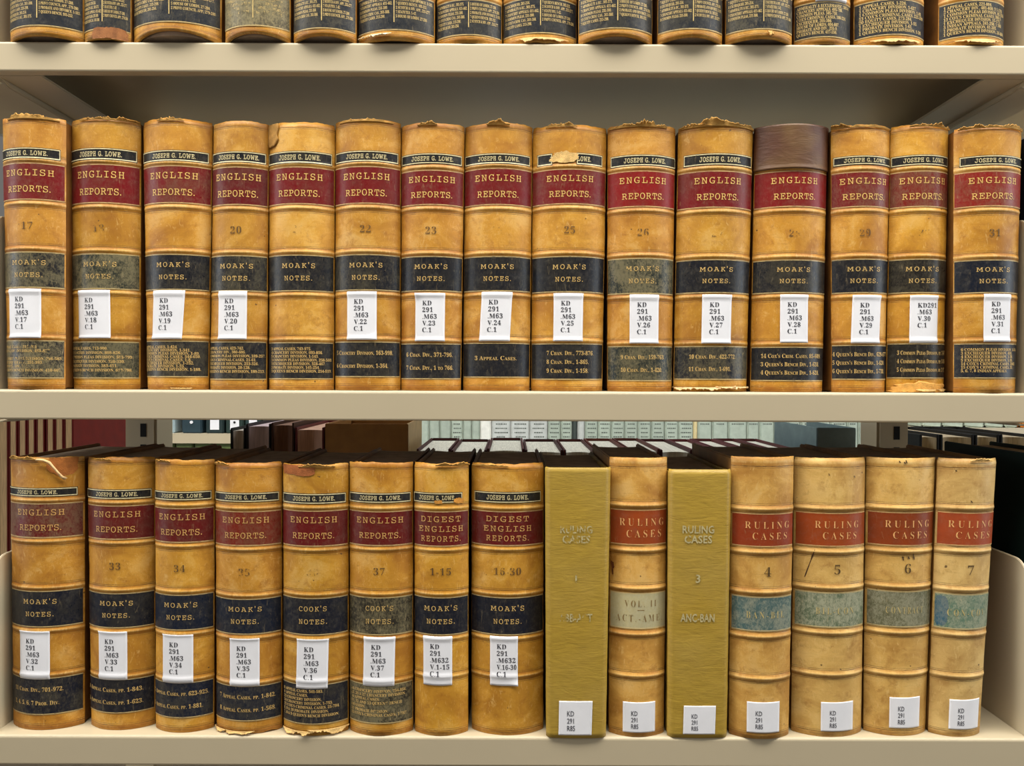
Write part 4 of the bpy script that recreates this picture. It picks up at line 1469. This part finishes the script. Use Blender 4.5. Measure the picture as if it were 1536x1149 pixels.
# maroon volumes: page heads seen behind the lower row
mar = [(625, 676), (677, 730), (731, 787), (788, 845), (846, 893), (894, 943), (944, 990), (991, 1039), (1040, 1080), (1081, 1122), (1123, 1160), (1161, 1200)]
mcol = [(64, 18, 16), (64, 18, 16), (70, 20, 18), (58, 18, 16), (70, 22, 18), (96, 44, 30), (84, 34, 24), (64, 18, 18), (96, 40, 44), (92, 36, 40), (84, 28, 30), (84, 34, 36)]
where = ['next to the brown slip case', 'behind the narrow digest', 'behind the wide digest', 'behind the first olive cloth book', 'half hidden by the first olive cloth book', 'behind the faded cream label book', 'above the second olive cloth book',
         'behind the second olive cloth book', 'left above pale volume 4', 'above pale volume 4', 'right above pale volume 4', 'last of its row above pale volume 5']
for i, (a, c) in enumerate(mar):
    zt = ztop((a + c) / 2, 674.5, YF) + random.Random(i).uniform(-.001, .0015)
    volume('maroon_book', xat(a, YF), xat(c, YF) - .0004, YF, YF + .172, ZB + .0003, zt, lin(*mcol[i]), lin(206, 202, 186), 'maroon book with pale page head, ' + where[i], group='maroon books behind the lower row', hollow=.010, tcov=.0028)
# grey blue box before the right post
r = thing('pamphlet_box', ((xat(1226, YF) + xat(1284, YF)) / 2, YF, ZB + .0003), 'blue grey pamphlet box behind pale volume 5, left of the post', 'box')
w2 = (xat(1284, YF) - xat(1226, YF)) / 2
hz = ztop(1255, 642, YF) - ZB
box_obj('front_panel', (-w2, w2, 0, .002, 0, hz), M_PLAIN, r, color=lin(110, 126, 132))
box_obj('side_panel', (-w2, -w2 + .002, .0022, .16, 0, hz), M_PLAIN, r, color=lin(120, 142, 146))
box_obj('side_panel', (w2 - .002, w2, .0022, .16, 0, hz), M_PLAIN, r, color=lin(120, 142, 146))
# black boxes right of the right post
bl = [(1380, 1410), (1411, 1462), (1463, 1500), (1501, 1548)]
bwhere = ['against the right post', 'second right of the post', 'third right of the post', 'cut by the frame edge']
for i, (a, c) in enumerate(bl):
    zt = ztop((a + c) / 2, 652, YF)
    volume('black_bound_volume', xat(a, YF), xat(c, YF) - .0006, YF, YF + .16, ZB + .0003, zt, lin(18, 18, 19), lin(186, 166, 132), 'black bound volume with brown grey pages, ' + bwhere[i], group='black volumes behind the right bracket', hollow=.012, tcov=.003, inset=.001)
# dark green volume in the neighbouring bay, spine out
r = thing('dark_green_book', (.4745 + .026, .674, SHELF_Z['bottom']), 'tall dark green book beyond the right end bracket, lower row', 'book')
hz = CZ - .0690 - SHELF_Z['bottom']
for s in (-1, 1):
    box_obj('cover', (min(s * .026, s * .0232), max(s * .026, s * .0232), .006, .150, 0, hz), M_PLAIN, r, color=lin(12, 36, 32), bev=.0008)
box_obj('spine', (-.026, .026, 0, .006, 0, hz), M_PLAIN, r, color=lin(12, 36, 32), bev=.002)
box_obj('page_block', (-.0228, .0228, .0062, .146, .003, hz - .004), M_PAGEDARK, r, bev=0)
# dark blue volume in the neighbouring bay, middle row
make_shelf('neighbouring beige shelf at the right end of the middle row', (XB + .926, LIP, SHELF_Z['middle']), G_SH, brackets=False)
r = thing('dark_blue_book', (.4745 + .024, .676, SHELF_Z['middle']), 'dark navy book beyond the right end bracket, beside volume 31', 'book')
for s in (-1, 1):
    box_obj('cover', (min(s * .024, s * .0214), max(s * .024, s * .0214), .006, .160, 0, .236), M_PLAIN, r, color=lin(22, 24, 36), bev=.0008)
box_obj('spine', (-.024, .024, 0, .006, 0, .236), M_PLAIN, r, color=lin(22, 24, 36), bev=.002)
box_obj('page_block', (-.0210, .0210, .0062, .156, .003, .232), M_PAGEDARK, r, bev=0)

# ================================================================ THE NEXT RANGE ACROSS THE FAR AISLE
YR = 2.02
ZFL = ztop(300, 650, YR)
ZFM = CZ - .300
ZFR = ztop(1450, 641.5, YR)


def far_shelf(x0, x1, z, label, col=None):
    r = thing('distant_shelf', ((x0 + x1) / 2, YR - .012, z), label, 'shelf', 'shelves of the range across the far aisle')
    w = (x1 - x0) / 2
    box_obj('shelf_board', (-w, w, 0, .25, -.002, 0), M_BEIGE, r, bev=0)
    box_obj('shelf_lip', (-w, w, 0, .0012, -.026, -.0022), M_BEIGE, r, bev=0)
    return r


far_shelf(xat(130, YR), xat(618, YR), ZFL, 'pale shelf edge across the far aisle under teal binders')
far_shelf(xat(619, YR), xat(1300, YR), ZFM, 'shelf across the far aisle under the grey green periodicals')
far_shelf(xat(1302, YR), xat(1640, YR), ZFR, 'shelf edge across the far aisle right of the right post')
far_shelf(xat(130, YR), xat(618, YR), ZFL - .30, 'shelf across the far aisle under the green volumes')


def spine_out(name, a, c, z, h, col, label, cat, group, d=.20, Y=YR, lean=0.0):
    x0, x1 = xat(a, Y), xat(c, Y)
    w = (x1 - x0) / 2 - .0007
    r = thing(name, ((x0 + x1) / 2, Y, z), label, cat, group)
    r.rotation_euler = (0, lean, 0)
    v, f = bev_box(-w, w, 0, .012, 0, h, bev=.004, segs=3)
    obj('spine', v, f, M_PLAIN, r, color=col, smooth=False)
    for s in (-1, 1):
        xa, xb = s * w, s * (w - .003)
        box_obj('cover', (min(xa, xb), max(xa, xb), .0122, d, 0, h), M_PLAIN, r, color=col, bev=.0005)
    box_obj('page_block', (-w + .0033, w - .0033, .0124, d - .004, .003, h - .004), M_PAGES, r, color=lin(200, 196, 180), bev=0)
    return r, w


far = [629, 643.5, 659.5, 676.5, 694, 707.5, 720, 737, 766, 794, 821.5, 841, 858, 866, 877, 897, 916.5, 936.5, 956.5, 976.5, 997, 1017.5, 1040, 1046.5, 1068, 1092.5, 1120.5, 1139, 1161.5, 1180.5, 1200.5, 1223.5, 1245.5, 1270.5, 1287.5, 1301]
GG = lin(168, 180, 166)
fr_r = random.Random(9)
fl_special = {720: (lin(232, 232, 224), 'white'), 858: (lin(62, 70, 66), 'dark grey'), 1040: (lin(226, 210, 160), 'cream')}
cnt, last_rel = 0, ''
for a, c in zip(far[:-1], far[1:]):
    col, cn = GG, 'grey green'
    if a in fl_special:
        col, cn = fl_special[a]
    elif 737 <= a < 821 or a == 866:
        col, cn = lin(186, 190, 186), 'pale grey'
    k = fr_r.uniform(.92, 1.06)
    rel = ('the narrow digest' if a < 700 else 'the wide digest' if a < 805 else 'the first olive cloth book' if a < 915 else 'the faded cream label book' if a < 1002
           else 'the second olive cloth book' if a < 1092 else 'pale volume 4' if a < 1190 else 'pale volume 5')
    cnt = cnt + 1 if rel == last_rel else 1
    last_rel = rel
    lab = '%s distant %s periodical above %s' % (['first', 'second', 'third', 'fourth', 'fifth', 'sixth', 'seventh', 'eighth'][cnt - 1], cn, rel)
    r, w = spine_out('periodical_volume', a, c, ZFM, .238 + fr_r.uniform(-.004, .004), tone(col, (k, k, k)), lab, 'book', 'grey green periodicals across the far aisle')
    if cn in ('grey green', 'pale grey') and w > .012 and (a > 735 or a == 676.5):
        # illegible stamped lines, only dashes at this distance
        parts = []
        zt = ztop(a, 636, YR) - ZFM
        for j in range(4 if a < 1040 else 1):
            ws = w * fr_r.uniform(.45, .7)
            q = -ws
            while q < ws:
                l = fr_r.uniform(.002, .005)
                parts.append(((q, q + l), zt - j * .0115))
                q += l + .0012
        V, F = [], []
        for (q0, q1), z in parts:
            n = len(V)
            V += [(q0, -.0003, z - .0016), (q1, -.0003, z - .0016), (q1, -.0003, z + .0016), (q0, -.0003, z + .0016)]
            F.append((n, n + 1, n + 2, n + 3))
        obj('stamped_lines', V, F, M_LETTER, r, color=(.10, .12, .10, .12), smooth=False)
# right of the right post
for i, (a, c) in enumerate([(1384, 1413), (1414, 1446), (1447, 1477), (1478, 1506), (1507, 1528)]):
    spine_out('leaning_periodical', a, c - 1, ZFR, .235, tone(GG, (1.05, 1.03, 1)), 'slightly leaning grey green periodical right of the post, ' + ['nearest the post', 'second from post', 'third from post', 'fourth from post', 'beside the orange book'][i], 'book', 'leaning periodicals right of the post', lean=math.radians(5))
spine_out('orange_book', 1530, 1560, ZFR, .235, lin(232, 140, 30), 'orange book at the right frame edge under the middle shelf', 'book', None, lean=math.radians(5))
# binders on the left
bins = [(246, 262, lin(168, 186, 190), 'pale binder just right of the left post', 'label'), (272, 303, lin(38, 58, 66), 'dark teal binder with white round hole', 'hole'), (308, 336, lin(30, 46, 46), 'dark green binder with a grey spine label', 'label'),
        (338, 366, lin(34, 52, 46), 'dark green binder with white label and dark dot', 'dot'), (367, 392, lin(40, 60, 58), 'teal binder above the mauve page book', 'label'), (393, 420, lin(44, 62, 58), 'teal binder above the dark brown book', 'label')]
for a, c, col, lb, kd in bins:
    x0, x1 = xat(a, YR), xat(c, YR)
    w = (x1 - x0) / 2 - .001
    r = thing('box_binder', ((x0 + x1) / 2, YR, ZFL), lb, 'binder', 'binders across the far aisle')
    v, f = bev_box(-w, w, 0, .22, 0, .26, bev=.003, segs=2)
    obj('case', v, f, M_PLAIN, r, color=col, smooth=False)
    if kd in ('label', 'dot'):
        box_obj('spine_label', (-w * .5, w * .5, -.0006, -.0001, .010, .090), M_PAPER, r, bev=0)
    if kd in ('hole', 'dot'):
        n = 16
        rad = .0042 if kd == 'hole' else .0030
        V = [(rad * math.cos(2 * math.pi * q / n), -.0008 - (.0015 if j else 0), .030 + rad * math.sin(2 * math.pi * q / n)) for j in (0, 1) for q in range(n)]
        F = [tuple(range(n, 2 * n))] + [(q, (q + 1) % n, n + (q + 1) % n, n + q) for q in range(n)]
        obj('finger_ring', V, F, M_PAPER if kd == 'hole' else M_SLOT, r, smooth=False)
for i, (a, c) in enumerate([(240, 262), (263, 290), (291, 320), (321, 350)]):
    spine_out('green_volume', a, c, ZFL - .30, ztop(300, 662.5, YR) - ZFL + .30, lin(96, 112, 62), ['green volume under the binder shelf, nearest the left post', 'green volume under the teal binder', 'green volume under the grey labelled binder', 'green volume beside the slim black book'][i], 'book', 'green volumes across the far aisle')
